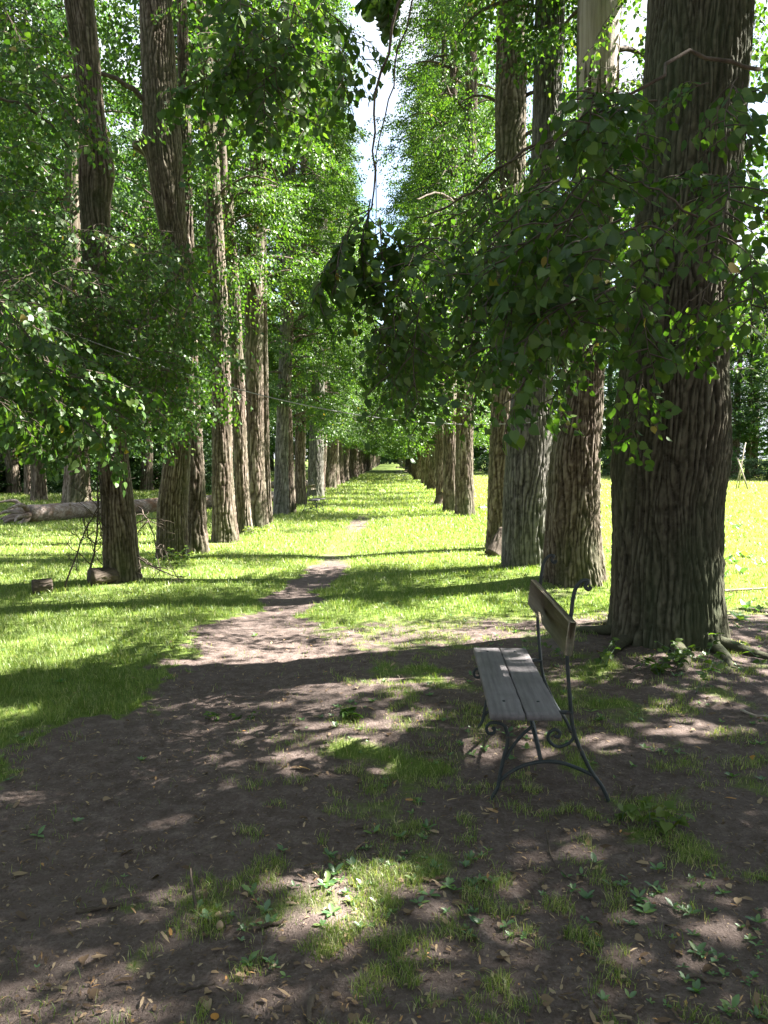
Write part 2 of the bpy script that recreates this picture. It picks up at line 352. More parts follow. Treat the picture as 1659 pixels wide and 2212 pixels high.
def make_spray(rng, L=1.0, nside=9, step=.055, leafy=1.0):
    """one drooping leafy twig along +X: arrays of leaf bases, directions, normals, and twig lines"""
    pos = []; dr = []; nr = []; tw = []
    def run(P, spacing, skip):
        for i in range(skip, len(P)):
            t = P[i]-P[i-1]; t = t/(np.linalg.norm(t)+1e-9); side = np.cross(t, [0, 0, 1]); side /= np.linalg.norm(side)+1e-9
            sg = 1 if i % 2 else -1
            a = t*rng.uniform(.3, .9) + side*sg*rng.uniform(.4, 1.0) + np.array([0, 0, -rng.uniform(.15, 1.1)])
            n = np.array([0, 0, 1.]) + t*rng.uniform(-.1, .8) + rng.normal(0, .35, 3)
            pos.append(P[i]+a*.03); dr.append(a); nr.append(n)
    def curve(p, az, el, ln, droop):
        n = max(3, int(ln/step)); P = [np.array(p)]; 
        for i in range(n):
            e = el - droop*(i/n)**1.2; a = az+rng.normal(0, .12); az = a
            P.append(P[-1]+step*np.array([math.cos(a)*math.cos(e), math.sin(a)*math.cos(e), math.sin(e)]))
        return np.array(P)
    main = curve((0, 0, 0), 0, rng.uniform(-.1, .35), L, rng.uniform(.6, 1.3)); tw.append(main); run(main, step, 3)
    for k in range(nside):
        i = int((.12+.82*k/nside)*(len(main)-1)); sg = 1 if k % 2 else -1
        c = curve(main[i], sg*rng.uniform(.5, 1.2), rng.uniform(-.5, .3), L*rng.uniform(.3, .55)*(1.15-.5*k/nside), rng.uniform(.4, 1.2)); tw.append(c); run(c, step, 2)
    P = np.array(pos); 
    return P, np.array(dr), np.array(nr), tw
RG = np.random.RandomState(11)
SPR = [make_spray(np.random.RandomState(100+i)) for i in range(7)]
SPRL = [make_spray(np.random.RandomState(200+i), 1.0, 6, .11) for i in range(5)]
def place_sprays(mb, where, az, tilt, scale, size, lib, rng, near=False, twmb=None, tr=.004):
    for p, a, t, s in zip(where, az, tilt, scale):
        P, D, Nn, tw = lib[rng.randint(len(lib))]; fl = 1 if rng.rand() < .5 else -1
        R = rotz(a) @ roty(-t); f = np.array([1, fl, 1])
        n = len(P); sz = size*rng.uniform(.65, 1.2, n); tn = np.clip(rng.beta(2, 2.6, n) + (rng.rand(n) > .995)*.6, 0, 1)
        leaves(mb, (P*f*s) @ R.T + p, (D*f) @ R.T, Nn @ R.T, sz, tn, near)
        if twmb is not None:
            for q in tw:
                Q = (q*f*s) @ R.T + p; tube(twmb, Q[::2] if len(Q) > 5 else Q, np.linspace(tr, tr*.35, len(Q[::2] if len(Q) > 5 else Q)), 4, cap=False)
def crown(seed, zlo, ztop, R, nl, per, size, lib, hole=.42, near=False, az_bias=None, low=None):
    """leafy crown round a vertical trunk: limbs, side boughs and sprays, with gaps; returns (leaf mesh, branch mesh)"""
    rng = np.random.RandomState(seed); mb = MB(); br = MB(); hs = rng.rand(9, 9, 40)
    for i in range(nl):
        u = (i+rng.rand())/nl; z = zlo + (ztop*.93-zlo)*u; a = i*2.399+rng.normal(0, .5)
        prof = (.62+.38*math.sin(PI*min(1, .15+u*.9)))*(1-.55*max(0, u-.7)/.3)
        L = R*prof*rng.uniform(.65, 1.12); e = rng.uniform(.05, .75); n = 9; P = [np.array([.12*math.cos(a), .12*math.sin(a), z])]; dr = rng.uniform(.9, 1.7)
        for k in range(n):
            ee = e-dr*(k/n)**1.3; a2 = a+rng.normal(0, .12)
            P.append(P[-1]+L/n*np.array([math.cos(a2)*math.cos(ee*.8), math.sin(a2)*math.cos(ee*.8), math.sin(ee)]))
        P = np.array(P); tube(br, P, np.linspace(.03+.012*L, .006, len(P)), 5)
        W = []; A = []; T = []; S = []
        for q in range(per):
            t = rng.uniform(.22, 1)**.8*(len(P)-1); k = min(int(t), len(P)-2); p = P[k]+(P[k+1]-P[k])*(t-k)
            p = p+rng.normal(0, 1, 3)*np.array([.16, .16, .22])*L*.5
            h = hs[int((p[0]/1.1)+4.5) % 9, int((p[1]/1.1)+4.5) % 9, int(p[2]/.9) % 40]
            if h < hole: continue
            W.append(p); A.append(a+rng.normal(0, .9)); T.append(rng.uniform(-.5, .5)); S.append(rng.uniform(.6, 1.15))
        place_sprays(mb, W, A, T, S, size, lib, rng, near)
    return mb.mesh('crown'), br.mesh('branches')

# ------------------------------------------------------------------ trunks
def trunk_mesh(P, R, seed, lobes=6, flare=.35, amp=.016, cell=.075, dz=.03, nth=None, zdet=9.0, bare=None, knots=()):
    """furrowed trunk along centre line P (n,3) with radii R; returns mesh"""
    P = np.asarray(P, float); R = np.asarray(R, float); zz = P[:, 2]; z0, z1 = zz[0], zz[-1]
    zs = np.concatenate([np.arange(z0, min(z1, zdet), dz), np.arange(min(z1, zdet), z1, .35)]) if z1 > zdet else np.arange(z0, z1, dz)
    cx = np.interp(zs, zz, P[:, 0]); cyy = np.interp(zs, zz, P[:, 1]); rr = np.interp(zs, zz, R)
    k = max(3, int(.35/dz)); ker = np.ones(k)/k                     # smooth the line
    def sm(a): return np.convolve(np.pad(a, (k//2, k-1-k//2), mode='edge'), ker, 'valid')
    cx, cyy, rr = sm(cx), sm(cyy), sm(rr)
    rm = float(np.mean(R)); nu = max(12, int(2*PI*rm/cell)); nth = nth or nu*7
    th = np.arange(nth)/nth; U, Zz = np.meshgrid(th, zs); hh = Zz-z0
    w = (vnoise(U, hh/.9, 4, int((z1-z0)/.9)+2, seed)-.5)*.02 + (vnoise(U, hh/.2, 16, int((z1-z0)/.2)+2, seed+1)-.5)*.006
    n1 = vnoise(U+w, hh/.42, nu, int((z1-z0)/.42)+2, seed+12); n2 = vnoise(U+w*1.2, hh/.2, nu*2, int((z1-z0)/.2)+2, seed+3)
    g3 = vnoise(U, hh/.035, nth//3, int((z1-z0)/.035)+2, seed+9)-.5; ph = nu*U + 1.9*(vnoise(U, hh/.75, max(6, nu//3), int((z1-z0)/.75)+2, seed+2)-.5) + 1.5*(n1-.5) + nu*w
    rid = np.clip(np.abs(np.sin(PI*ph))*1.55, 0, 1)**.8*(.3+.7*np.clip(np.abs(2*n2-1)*3.0+.1, 0, 1))*(.7+.5*(n1-.3)) + g3*.5; lump = vnoise(U, hh/.8, 4, int((z1-z0)/.8)+2, seed+4)-.5
    B = np.zeros_like(U)
    if bare is not None:
        zb, u0, u1 = bare; e = zb+(vnoise(U, hh*0, 40, 3, seed+6)-.5)*1.2
        B = sstep(0, .25, Zz-e)*sstep(u0-.02, u0+.02, U)*sstep(u1+.02, u1-.02, U)
    fl = np.exp(-np.maximum(hh-.12, 0)/.30)
    lob = (np.abs(np.cos(PI*lobes*U + 1.3*math.sin(seed)+2.2*(vnoise(U, hh*0, 3, 3, seed+5)-.5)))**1.4)
    rad = rr[:, None]*(1 + flare*fl*(.25+lob) + .05*lob*np.exp(-hh/1.6) + .05*lump) + amp*(rid-.5)*2*(1-.93*B)*(1+.5*np.exp(-hh/.8)) - .035*B*rm*2
    for (ku, kz, ks, kr) in knots:
        du = (U-ku+.5) % 1-.5; rad = rad + ks*np.exp(-((du*2*PI*rm)/kr)**2-((Zz-kz)/kr)**2)
    vx = cx[:, None]+rad*np.cos(2*PI*U); vy = cyy[:, None]+rad*np.sin(2*PI*U)
    mb = MB(); n = len(zs); i = np.arange(n-1)[:, None]*nth; j = np.arange(nth)[None, :]; kk = (j+1) % nth
    mb.add(np.stack([vx, vy, Zz], -1).reshape(-1, 3), np.stack([i+j, i+kk, i+nth+kk, i+nth+j], -1).reshape(-1, 4), ridge=rid.ravel(), bare=B.ravel())
    return mb.mesh('trunk')
def px_line(pts, d, top=20.0, bend=.5):
    """centre line and radii of a trunk traced at depth d, carried on above the frame to its real height"""
    P = []; R = []
    for (px, py, w) in pts:
        p = at(px, py, d); zc = p[1]*math.cos(PITCH)-(p[2]-EYE)*math.sin(PITCH); P.append(p); R.append(w/2*zc/F)
    P = np.array(P); R = np.array(R); o = np.argsort(P[:, 2]); P = P[o]; R = R[o]
    P = np.vstack([P[0]+(P[0]-P[1])*0-np.array([0, 0, .35]), P]); R = np.r_[R[0], R]
    sl = (P[-1]-P[-2])/(P[-1, 2]-P[-2, 2])*bend; h = top-P[-1, 2]
    if h > 0:
        P = np.vstack([P, P[-1]+sl*h*.5, P[-1]+sl*h*.8]); P[-2:, 2] = [P[-3, 2]+h*.5, top]; R = np.r_[R, R[-1]*.62, .05]
    return P, R
CRN = {}
def add_crown(t, key, off=(0, 0, 0), rz=0, sc=1.0, mat_='leaf', branches=True):
    c, b = CRN[key]; o = link('crown', c, M[mat_], t, off, rz); o.scale = (sc, sc, 1)
    if branches: o2 = link('branches', b, M['branch'], t, off, rz); o2.scale = (sc, sc, 1)
    return o
CRN['low0'] = crown(1, 3.0, 23, 1.75, 88, 15, .066, SPR, .40)
CRN['low1'] = crown(2, 2.6, 22, 1.9, 88, 15, .066, SPR, .42)
CRN['low2'] = crown(3, 3.8, 24, 1.7, 84, 15, .066, SPR, .40)
CRN['open'] = crown(23, 3.2, 19, 3.5, 70, 15, .13, SPRL, .54)
CRN['thin0'] = crown(21, 3.0, 22, 1.8, 78, 15, .066, SPR, .47)
CRN['thin1'] = crown(22, 3.4, 21, 1.8, 78, 15, .066, SPR, .48)
CRN['high0'] = crown(4, 7.6, 23, 2.3, 55, 12, .12, SPRL, .35)
CRN['high1'] = crown(5, 8.4, 24, 2.3, 50, 12, .12, SPRL, .38)
CRN['far0'] = crown(6, 2.8, 22, 2.1, 64, 13, .13, SPRL, .30)
CRN['far1'] = crown(7, 3.2, 24, 2.0, 64, 13, .13, SPRL, .34)
CRN['farR'] = crown(26, 2.0, 20, 2.5, 76, 15, .13, SPRL, .26)
CRN['wide0'] = crown(8, 1.6, 19, 4.3, 80, 20, .15, SPRL, .33)
CRN['wide1'] = crown(9, 2.4, 22, 4.3, 80, 20, .15, SPRL, .36)
CRN['shrub'] = crown(10, .15, 2.6, 1.5, 34, 8, .12, SPRL, .25)

def near_tree(name, label, pts, d, seed, mt='bark', crown_=None, rz=0, sc=1.0, group=None, top=20, co=(0, 0, 0), ckind='leaf', **kw):
    P, R = px_line(pts, d, top); b = P[0].copy(); g = float(gh(b[0], b[1])); b[2] = g
    P = P-b; P[0, 2] = min(P[0, 2], -.25)
    t = thing(name, label, 'tree', b, group or 'linden trees lining the avenue')
    link('trunk', trunk_mesh(P, R, seed, **kw), M[mt], t)
    if crown_:
        i = np.argmin(np.abs(P[:, 2]-9)); add_crown(t, crown_, (P[i, 0]*.8+co[0], P[i, 1]*.8+co[1], co[2]), rz, sc)
    return t
T = {}
T['R1'] = near_tree('linden_tree', 'huge dark trunk with flared mossy base right behind the near bench', [(1438, 1425, 222), (1440, 1300, 218), (1440, 1100, 222), (1445, 1000, 236), (1455, 800, 218), (1463, 650, 206), (1480, 500, 210), (1498, 250, 208), (1512, 0, 214)], 6.85, 21, 'bark_green', 'high1', .4,
    lobes=7, flare=.42, amp=.013, cell=.044, dz=.02, knots=((.86, 1.95, .035, .22), (.95, 1.6, .03, .2)), sc=.7, co=(0, 0, 2))
for k, (a, l) in enumerate(((3.6, .75), (4.3, .9), (5.0, .6), (2.9, .7), (5.7, .8), (2.2, .6))):
    b = np.array(T['R1'].location); P = np.array([[math.cos(a+.25*math.sin(q*2+k))*(.42+l*q), math.sin(a+.25*math.sin(q*2+k))*(.42+l*q), 0] for q in np.linspace(0, 1, 12)])
    P[:, 2] = gh(P[:, 0]+b[0], P[:, 1]+b[1])-b[2]+np.linspace(.05, -.035, 12); mb = MB(); tube(mb, P, np.linspace(.07, .022, 12), 9, .7, ridge=.5, bare=0); link('root', mb.mesh('root'), M['bark_green'], T['R1'])
T['R2'] = near_tree('linden_tree', 'furrowed trunk with bare wood high up, between the huge and the grey trunk', [(1239, 1268, 120), (1238, 1150, 112), (1241, 1000, 104), (1256, 860, 88), (1268, 700, 76), (1281, 550, 74), (1288, 400, 76), (1290, 200, 84), (1297, 0, 92)], 10.1, 31, 'bark', 'high1', 2.0,
    lobes=6, flare=.42, amp=.016, cell=.046, dz=.025, bare=(5.9, .50, .98))
add_crown(T['R2'], 'low0', (.3, 0, 3.6), 1.0, 1.0)
T['R3'] = near_tree('linden_tree', 'broad grey shaded trunk just left of the sunlit furrowed trunk', [(1139, 1238, 108), (1139, 1100, 104), (1143, 950, 96), (1153, 800, 80), (1168, 500, 62), (1180, 300, 60), (1188, 0, 62)], 11.6, 41, 'bark_grey', 'high0', 1.1, .75,
    lobes=5, flare=.36, amp=.011, cell=.042, dz=.03)
T['R3b'] = near_tree('linden_tree', 'brown shaded trunk peeping out behind the broad grey trunk', [(1083, 1190, 58), (1083, 1000, 52), (1091, 800, 52), (1099, 600, 60), (1103, 300, 64), (1106, 0, 66)], 14.4, 51, 'bark', 'low1', 4.0,  .65, dz=.035, cell=.07, co=(.2, 0, 2.4))
T['R4'] = near_tree('linden_tree', 'slim trunk with a bright right edge, front one of the far right row', [(1004, 1117, 40), (1003, 1000, 37), (1004, 870, 36), (1009, 700, 31), (1013, 500, 28), (1017, 250, 26), (1018, 100, 24)], 23.5, 61, 'bark', 'thin0', .3, dz=.05, cell=.08, zdet=14, sc=.9)
T['R4b'] = near_tree('linden_tree', 'dark trunk with a pale scar touching the slim sunlit trunk on its left', [(973, 1107, 30), (972, 950, 26), (975, 700, 22), (978, 400, 20)], 25.3, 62, 'bark', 'low2', 2.2, dz=.06, cell=.09, zdet=14, knots=((.72, 2.2, .05, .12),))
T['R5'] = near_tree('linden_tree', 'dark trunk with sunlit right edge behind the pied scrap at its base', [(953, 1093, 21), (952, 900, 18), (955, 600, 16)], 29.5, 63, 'bark', 'low1', 4.4, dz=.06, cell=.09, zdet=8)
L = 'linden trees lining the avenue'
T['L1'] = near_tree('linden_tree', 'leaning dark trunk on the left with dead brush round its foot', [(266, 1262, 74), (260, 1150, 68), (245, 1000, 62), (226, 800, 56), (210, 600, 56), (205, 450, 58), (204, 300, 54), (192, 180, 50), (178, 60, 58), (170, 0, 60)], 10.2, 71, 'bark', None, .2,
    lobes=5, flare=.30, amp=.012, cell=.043, dz=.028, knots=((.97, 5.2, .08, .35), (.5, 2.85, .14, .12)))
T['L2'] = near_tree('linden_tree', 'thick trunk with swollen middle and sunlit right half, second on the left', [(373, 1210, 62), (372, 1100, 60), (382, 1000, 56), (390, 900, 50), (387, 700, 48), (377, 520, 50), (362, 410, 70), (351, 300, 76), (345, 200, 72), (337, 0, 68)], 12.9, 72, 'bark', None, 1.9,
    lobes=5, flare=.32, amp=.014, cell=.046, dz=.03, knots=((.5, 6.6, .22, .12),))
T['L2b'] = near_tree('linden_tree', 'thin shaded trunk tucked right behind the swollen sunlit one', [(427, 1196, 42), (422, 1000, 34), (413, 800, 28), (407, 600, 25)], 13.8, 73, 'bark', None, 3.0, dz=.035, cell=.07, flare=.3)
T['L3'] = near_tree('linden_tree', 'half sunlit trunk, first of the close group of three on the left', [(488, 1168, 52), (482, 1080, 46), (480, 1000, 42), (478, 800, 38), (470, 600, 36), (458, 400, 36), (448, 200, 34), (441, 50, 34)], 15.8, 74, 'bark', 'high1', 5.0, dz=.035, cell=.07, flare=.25, amp=.014)
T['L4'] = near_tree('linden_tree', 'slender sunlit trunk in the middle of the close group of three', [(527, 1152, 32), (520, 1000, 28), (513, 800, 27), (502, 600, 28), (490, 450, 28), (476, 200, 27)], 17.6, 75, 'bark', 'low1', .9, co=(0, 0, 3.2), dz=.04, cell=.08, flare=.25, sc=.9, zdet=12)
T['L5'] = near_tree('linden_tree', 'straight shaded trunk, last of the close group of three', [(558, 1138, 40), (552, 1000, 36), (549, 800, 37), (549, 600, 40), (560, 300, 34)], 19.4, 76, 'bark', 'low0', 3.3, co=(0, 0, 2.6), dz=.045, cell=.08, flare=.3, zdet=13)
T['L5b'] = near_tree('linden_tree', 'narrow black trunk half hidden behind the last of the three', [(580, 1131, 17), (575, 1000, 14), (572, 800, 13)], 20.6, 77, 'bark', None, 0, dz=.06, cell=.08)
T['L6'] = near_tree('linden_tree', 'wide dark trunk beside the left bench, left half of a joined pair', [(607, 1112, 30), (608, 1000, 28), (612, 850, 24), (620, 600, 20)], 24.0, 78, 'bark_grey', 'low2', 5.1, dz=.05, cell=.08)
T['L6b'] = near_tree('linden_tree', 'pale sunlit trunk beside the left bench, right half of a joined pair', [(626, 1109, 26), (623, 1000, 22), (618, 850, 20), (628, 600, 18)], 24.6, 79, 'bark', 'low0', 1.1, dz=.05, cell=.08)
T['L7'] = near_tree('linden_tree', 'reddish trunk right behind the left bench', [(650, 1096, 24), (648, 1000, 22), (652, 800, 20), (655, 600, 18)], 28.4, 80, 'bark', 'low1', 2.9, dz=.06, cell=.09)
T['L8'] = near_tree('linden_tree', 'very wide grey trunk a little beyond the left bench', [(682, 1077, 34), (682, 1000, 32), (688, 800, 26)], 34.6, 81, 'bark_grey', 'low2', .5, dz=.06, cell=.09)
# the row goes on: shared trunks and crowns
def gen_trunk(seed, r, H=20):
    rng = np.random.RandomState(seed); z = np.array([-.3, .6, 2, 4, 8, 14, H]); x = np.cumsum(rng.normal(0, .05, 7))*np.array([0, .3, 1, 1, 1.4, 2, 2]); y = np.cumsum(rng.normal(0, .05, 7))*np.array([0, .3, 1, 1, 1.4, 2, 2])
    return trunk_mesh(np.stack([x, y, z], 1), np.array([r, r*.97, r*.9, r*.84, r*.72, r*.45, .04]), seed, lobes=5, flare=.35, amp=.014, cell=.09, dz=.08, nth=96, zdet=9)
GT = [gen_trunk(300+i, r) for i, r in enumerate((.30, .36, .27, .40))]
rng = np.random.RandomState(77)
def row_tree(x, y, k, ck, rz, sc, label, group, ts=1.0, leafm='leaf', name='linden_tree', mt='bark', br=True):
    t = thing(name, label, 'tree', (x, y, float(gh(x, y))), group)
    o = link('trunk', GT[k], M[mt], t, (0, 0, 0), rz*1.7); o.scale = (ts, ts, 1); add_crown(t, ck, (0, 0, 0), rz, sc, leafm, br); return t
LBL = {'R': ['grey trunk a few steps past the dark one with the sunlit edge, right row', 'stout brown trunk with mossy foot, right row, beyond the grey one', 'dark thin trunk pressed against the stout brown one, right row'],
       'L': ['dark trunk lit by slanting sun stripes, left row past the very wide one', 'pale slim trunk next to the sun striped one, left row', 'black trunk before the knobbly pale one, left row']}
RY = [33.5, 38.5, 43]; LY = [39.5, 44.5, 49.5]
y = 47.5
while y < 235: RY.append(y); y += rng.uniform(3.6, 5.4)*(1 if y < 110 else 1.5)
y = 54.
while y < 235: LY.append(y); y += rng.uniform(3.6, 5.4)*(1 if y < 110 else 1.5)
for side, YS in (('R', RY), ('L', LY)):
    for i, yy in enumerate(YS):
        s = 1 if side == 'R' else -1
        x = row_c(yy)+s*(2.95+rng.uniform(-.15, .2)); ck = ('low%d' % (i % 3)) if yy < 56 else ('far%d' % (i % 2) if s < 0 else 'farR')
        ORD = 'fourth fifth sixth seventh eighth ninth tenth eleventh twelfth thirteenth fourteenth'.split()
        lab = LBL[side][i] if i < 3 else ('%s trunk of the distant %s row, from the %s' % (ORD[i-3], 'right' if s > 0 else 'left', 'grey trunk' if s > 0 else 'sun striped one')) if i < 14 else ('small distant trunk of the far %s row, merged with its neighbours' % ('right' if side == 'R' else 'left'))
        row_tree(x, yy, (i*7+(s > 0)) % 4, ck, rng.uniform(0, 6.28), (1.0 if yy < 52 else 1.06) if yy < 90 else 1.15, lab, 'far %s row of the avenue' % ('right' if side == 'R' else 'left'), rng.uniform(.85, 1.1))
# woods closing the avenue, woods on the left, tree line beyond the meadow
for i in range(9):
    x = 2+(-9+18*i/8)+rng.uniform(-1, 1); yy = 244+rng.uniform(-3, 14)
    row_tree(x, yy, i % 4, 'wide%d' % (i % 2), rng.uniform(0, 6), 1.3, 'dark tree of the wood that closes the avenue', 'wood closing the avenue', 1.2, 'leaf_far', 'woodland_tree', br=False)
bgL = [(-11.3, 29, 1.15, 'thick forest trunk just above the fallen log, half in sun'), (-13.9, 31.8, .8, 'dark trunk beyond the left end of the fallen log'), (-12.2, 40.5, .85, 'pale flared trunk in the clearing beyond the fallen log'),
       (-19, 39, .55, 'thin pale stem in bright undergrowth at the left edge'), (-16.5, 36.5, .5, 'thin dark stem in undergrowth near the left edge')]
for i, (x, yy, ts, lab) in enumerate(bgL): row_tree(x, yy, (3, 1, 1, 2, 0)[i], 'wide1' if i < 3 else 'low1', i*1.3, .9 if i < 3 else .8, lab, 'forest trees left of the avenue', ts, 'leaf_far', 'woodland_tree', 'bark_grey')
for i in range(34):
    u = rng.rand(); yy = 34+62*u; x = -(9.5+17*rng.rand()+.16*(yy-34)*rng.rand()) - (6 if yy < 44 else 0)
    row_tree(x, yy, i % 4, 'wide%d' % (i % 2), rng.uniform(0, 6), rng.uniform(.85, 1.2), 'dense background forest tree on the left', 'dense wood left of the avenue', rng.uniform(.6, 1), 'leaf_far', 'woodland_tree', br=False)
for i in range(22):
    x = -7-34*(i/21)+rng.uniform(-1, 1); yy = 74+rng.uniform(0, 26)+14*(i % 3)
    row_tree(x, yy, i % 4, 'wide0', rng.uniform(0, 6), rng.uniform(1, 1.3), 'far dim forest tree seen between the left trunks', 'far wood left of the avenue', 1, 'leaf_far', 'woodland_tree', br=False)
for i in range(24):
    u = i/23; x = 7.5+34*u+rng.uniform(-1.2, 1.2); yy = 110-48*u+rng.uniform(-4, 6)
    row_tree(x, yy, i % 4, 'wide%d' % (i % 2), rng.uniform(0, 6), rng.uniform(1, 1.3), 'tree of the tree line beyond the sunny meadow', 'tree line beyond the meadow', 1, 'leaf_far', 'woodland_tree', br=False)
for i in range(9):
    x = -5+15*i/8; t = thing('shrub', 'dark green thicket closing the far end of the avenue', 'shrub', (x, 240+2*(i % 2), float(gh(x, 240))), 'thicket at the end of the avenue')
    o = link('foliage', CRN['shrub'][0], M['leaf_far'], t, (0, 0, 0), i*1.1); o.scale = (2, 2, 3.2)
for i in range(44):
    if i < 29: x = -8-19*rng.rand(); yy = 37+16*rng.rand(); lab = 'bright shrub in the undergrowth of the left wood'; g = 'undergrowth shrubs of the left wood'
    else: u = (i-29)/14; x = 8+28*u; yy = 98-44*u; lab = 'green shrub along the far edge of the meadow'; g = 'shrubs at the meadow edge'
    t = thing('shrub', lab, 'shrub', (x, yy, float(gh(x, yy))), g); s = rng.uniform(.6, 1.1)
    o = link('foliage', CRN['shrub'][0], M['leaf_far'], t, (0, 0, 0), rng.uniform(0, 6)); o.scale = (s, s, s*rng.uniform(.7, 1))
    o = link('stems', CRN['shrub'][1], M['branch'], t); o.scale = (s, s, s*.8)

for i, (x, yy, ck, a) in enumerate(((3.9, -3.5, 'low1', 1), (4.0, -8.5, 'low0', 2), (-4.4, 2.2, 'high0', 3), (-4.2, -2.6, 'low2', 4), (-4.3, -7.4, 'low1', 5), (-9.5, -1, 'wide0', 1), (-11.5, 7, 'wide1', 4), (9.5, -5, 'wide0', 5), (9.8, 6.0, 'open', 3))):
    t = row_tree(x, yy, i % 4, ck, a, 1.25, 'unseen tree around the camera, helping to shade the near ground', 'linden trees behind the camera', 1)
    if ck == 'open':  # unseen tree added in the meadow to shade the foreground, crown lowered
        for o in t.children: o.scale.z = .75
# ------------------------------------------------------------------ leafy boughs drawn strand by strand on the near trees
def bough_set(t, limbs, strands, seed, size, lib, sc=(.7, 1.1), near=True, matk='leaf', dens=1.0, tw=True):
    """limbs: lists of (px,py,d) ; strands: list of (px,py,d,azimuth,tilt,scale). Everything in metres under its tree t"""
    rg = np.random.RandomState(seed); o = np.array(t.location); lf = MB(); br = MB()
    for pts, r in limbs:
        P = spline([at(*p) for p in pts], 16)-o; P[1:-1] += rg.normal(0, .012, (14, 3)); lm_ = MB(); tube(lm_, P, np.linspace(r, r*.35, 16), 6); link('branch', lm_.mesh('limb'), M['branch'], t)
    W = []; A = []; Tt = []; S = []
    for (px, py, d, az, tl, s) in strands: W.append(at(px, py, d)-o); A.append(az); Tt.append(tl); S.append(s)
    place_sprays(lf, W, A, Tt, S, size, lib, rg, near, br if tw else None, .0045)
    link('crown', lf.mesh('boughs'), M[matk], t); 
    if tw: link('twigs', br.mesh('twigs'), M['branch'], t)
def region(rg, n, x0, x1, y0, y1, d0, d1, az, tl=(-1.2, -.2), s=(.6, 1.0), keep=None):
    out = []
    while len(out) < n:
        px, py = rg.uniform(x0, x1), rg.uniform(y0, y1)
        if keep and not keep(px, py): continue
        out.append((px, py, rg.uniform(d0, d1), rg.uniform(*az), rg.uniform(*tl), rg.uniform(*s)))
    return out
rg = np.random.RandomState(9)
exec_later = []

# unseen neighbours to the right of the camera whose shade falls on the near ground
t0 = thing('linden_tree', 'tree outside the right edge whose dark boughs hang over the path', 'tree', (6.0, 5.2, float(gh(6.0, 5.2))), L)
link('trunk', GT[3], M['bark'], t0); c0 = add_crown(t0, 'wide1', (0, 0, 1.6), 2.2, .77)
for o in t0.children:
    if o.name.startswith(('crown', 'branches')): o.scale.z = .8
t1 = thing('linden_tree', 'tree beside the camera whose crown shades the near path', 'tree', (4.2, 1.3, float(gh(4.2, 1.3))), L)
link('trunk', GT[1], M['bark'], t1, (0, 0, 0), 2); add_crown(t1, 'low0', (0, 0, 0), .5, 1.1)
t2 = thing('linden_tree', 'tree outside the left edge whose bright boughs reach into view', 'tree', (-6.6, 7.0, float(gh(-6.6, 7))), L)
link('trunk', GT[0], M['bark'], t2)

# right: boughs in front of the huge trunk and to the left of it
st = region(rg, 60, 1180, 1640, 150, 820, 3.2, 5.4, (2.2, 4.4), (-1.2, -.1), (.45, .8), lambda x, y: y < 300+(x-1180)*1.4 + 330 and y > 150+max(0, (1400-x))*.5 and rg.rand() < (1 if (x < 1420 or x > 1560) else .45))
st += region(rg, 60, 1330, 1680, -40, 820, 8.0, 11.0, (0, 6.28), (-1., .2), (.8, 1.2), lambda x, y: x > 1580 or x < 1385)
bough_set(T['R1'], [([(1640, 150, 4.6), (1500, 120, 4.2), (1380, 200, 3.9), (1240, 280, 4.2), (1100, 350, 4.8)], .012), ([(1600, 520, 4.4), (1450, 430, 4.2), (1330, 380, 4.4)], .009), ([(1655, 660, 4.2), (1560, 600, 4.2), (1450, 700, 4.0)], .006)],
    st, 901, .052, SPR)
st = region(rg, 66, 860, 1330, 230, 900, 4.6, 8.2, (2.0, 4.4), (-1.3, -.2), (.6, .95), lambda x, y: y > 560-(x-860)*.9 and y < 735-abs(x-1060)*.12)
st += region(rg, 14, 850, 960, 600, 770, 5, 7.5, (2, 4.4), (-1.4, -.6), (.5, .8))
bough_set(t0, [([(1240, 275, 5.2), (1130, 330, 5.4), (1000, 430, 5.8), (900, 470, 6.0)], .014), ([(1200, 420, 5.2), (1120, 560, 5.5), (1040, 640, 5.8)], .010), ([(1300, 560, 5.0), (1280, 700, 5.0), (1330, 790, 5.0)], .008)],
    st, 902, .048, SPR)
st = region(rg, 120, 850, 1075, 120, 900, 19, 24, (0, 6.28), (-1.2, 0), (.8, 1.2), lambda x, y: y > 640-(x-850)*3 and not (985 < x < 1025 and y > 800))
bough_set(T['R4'], [([(1010, 480, 23), (960, 420, 20), (900, 430, 18)], .04), ([(1006, 700, 23), (960, 640, 20), (900, 650, 18)], .04)], st, 909, .07, SPR, near=False, tw=False)
rg = np.random.RandomState(91)
bough_set(T['R2'], [([(1262, 800, 10.1), (1340, 620, 10.3), (1430, 560, 10.6), (1520, 600, 11)], .03)], region(rg, 95, 1340, 1570, 250, 620, 10.2, 12.6, (0, 6.28), (-1, .2), (.9, 1.3)), 908, .085, SPR, near=False, tw=False)  # boughs added mostly hidden behind the huge trunk to cast shade on the lawn
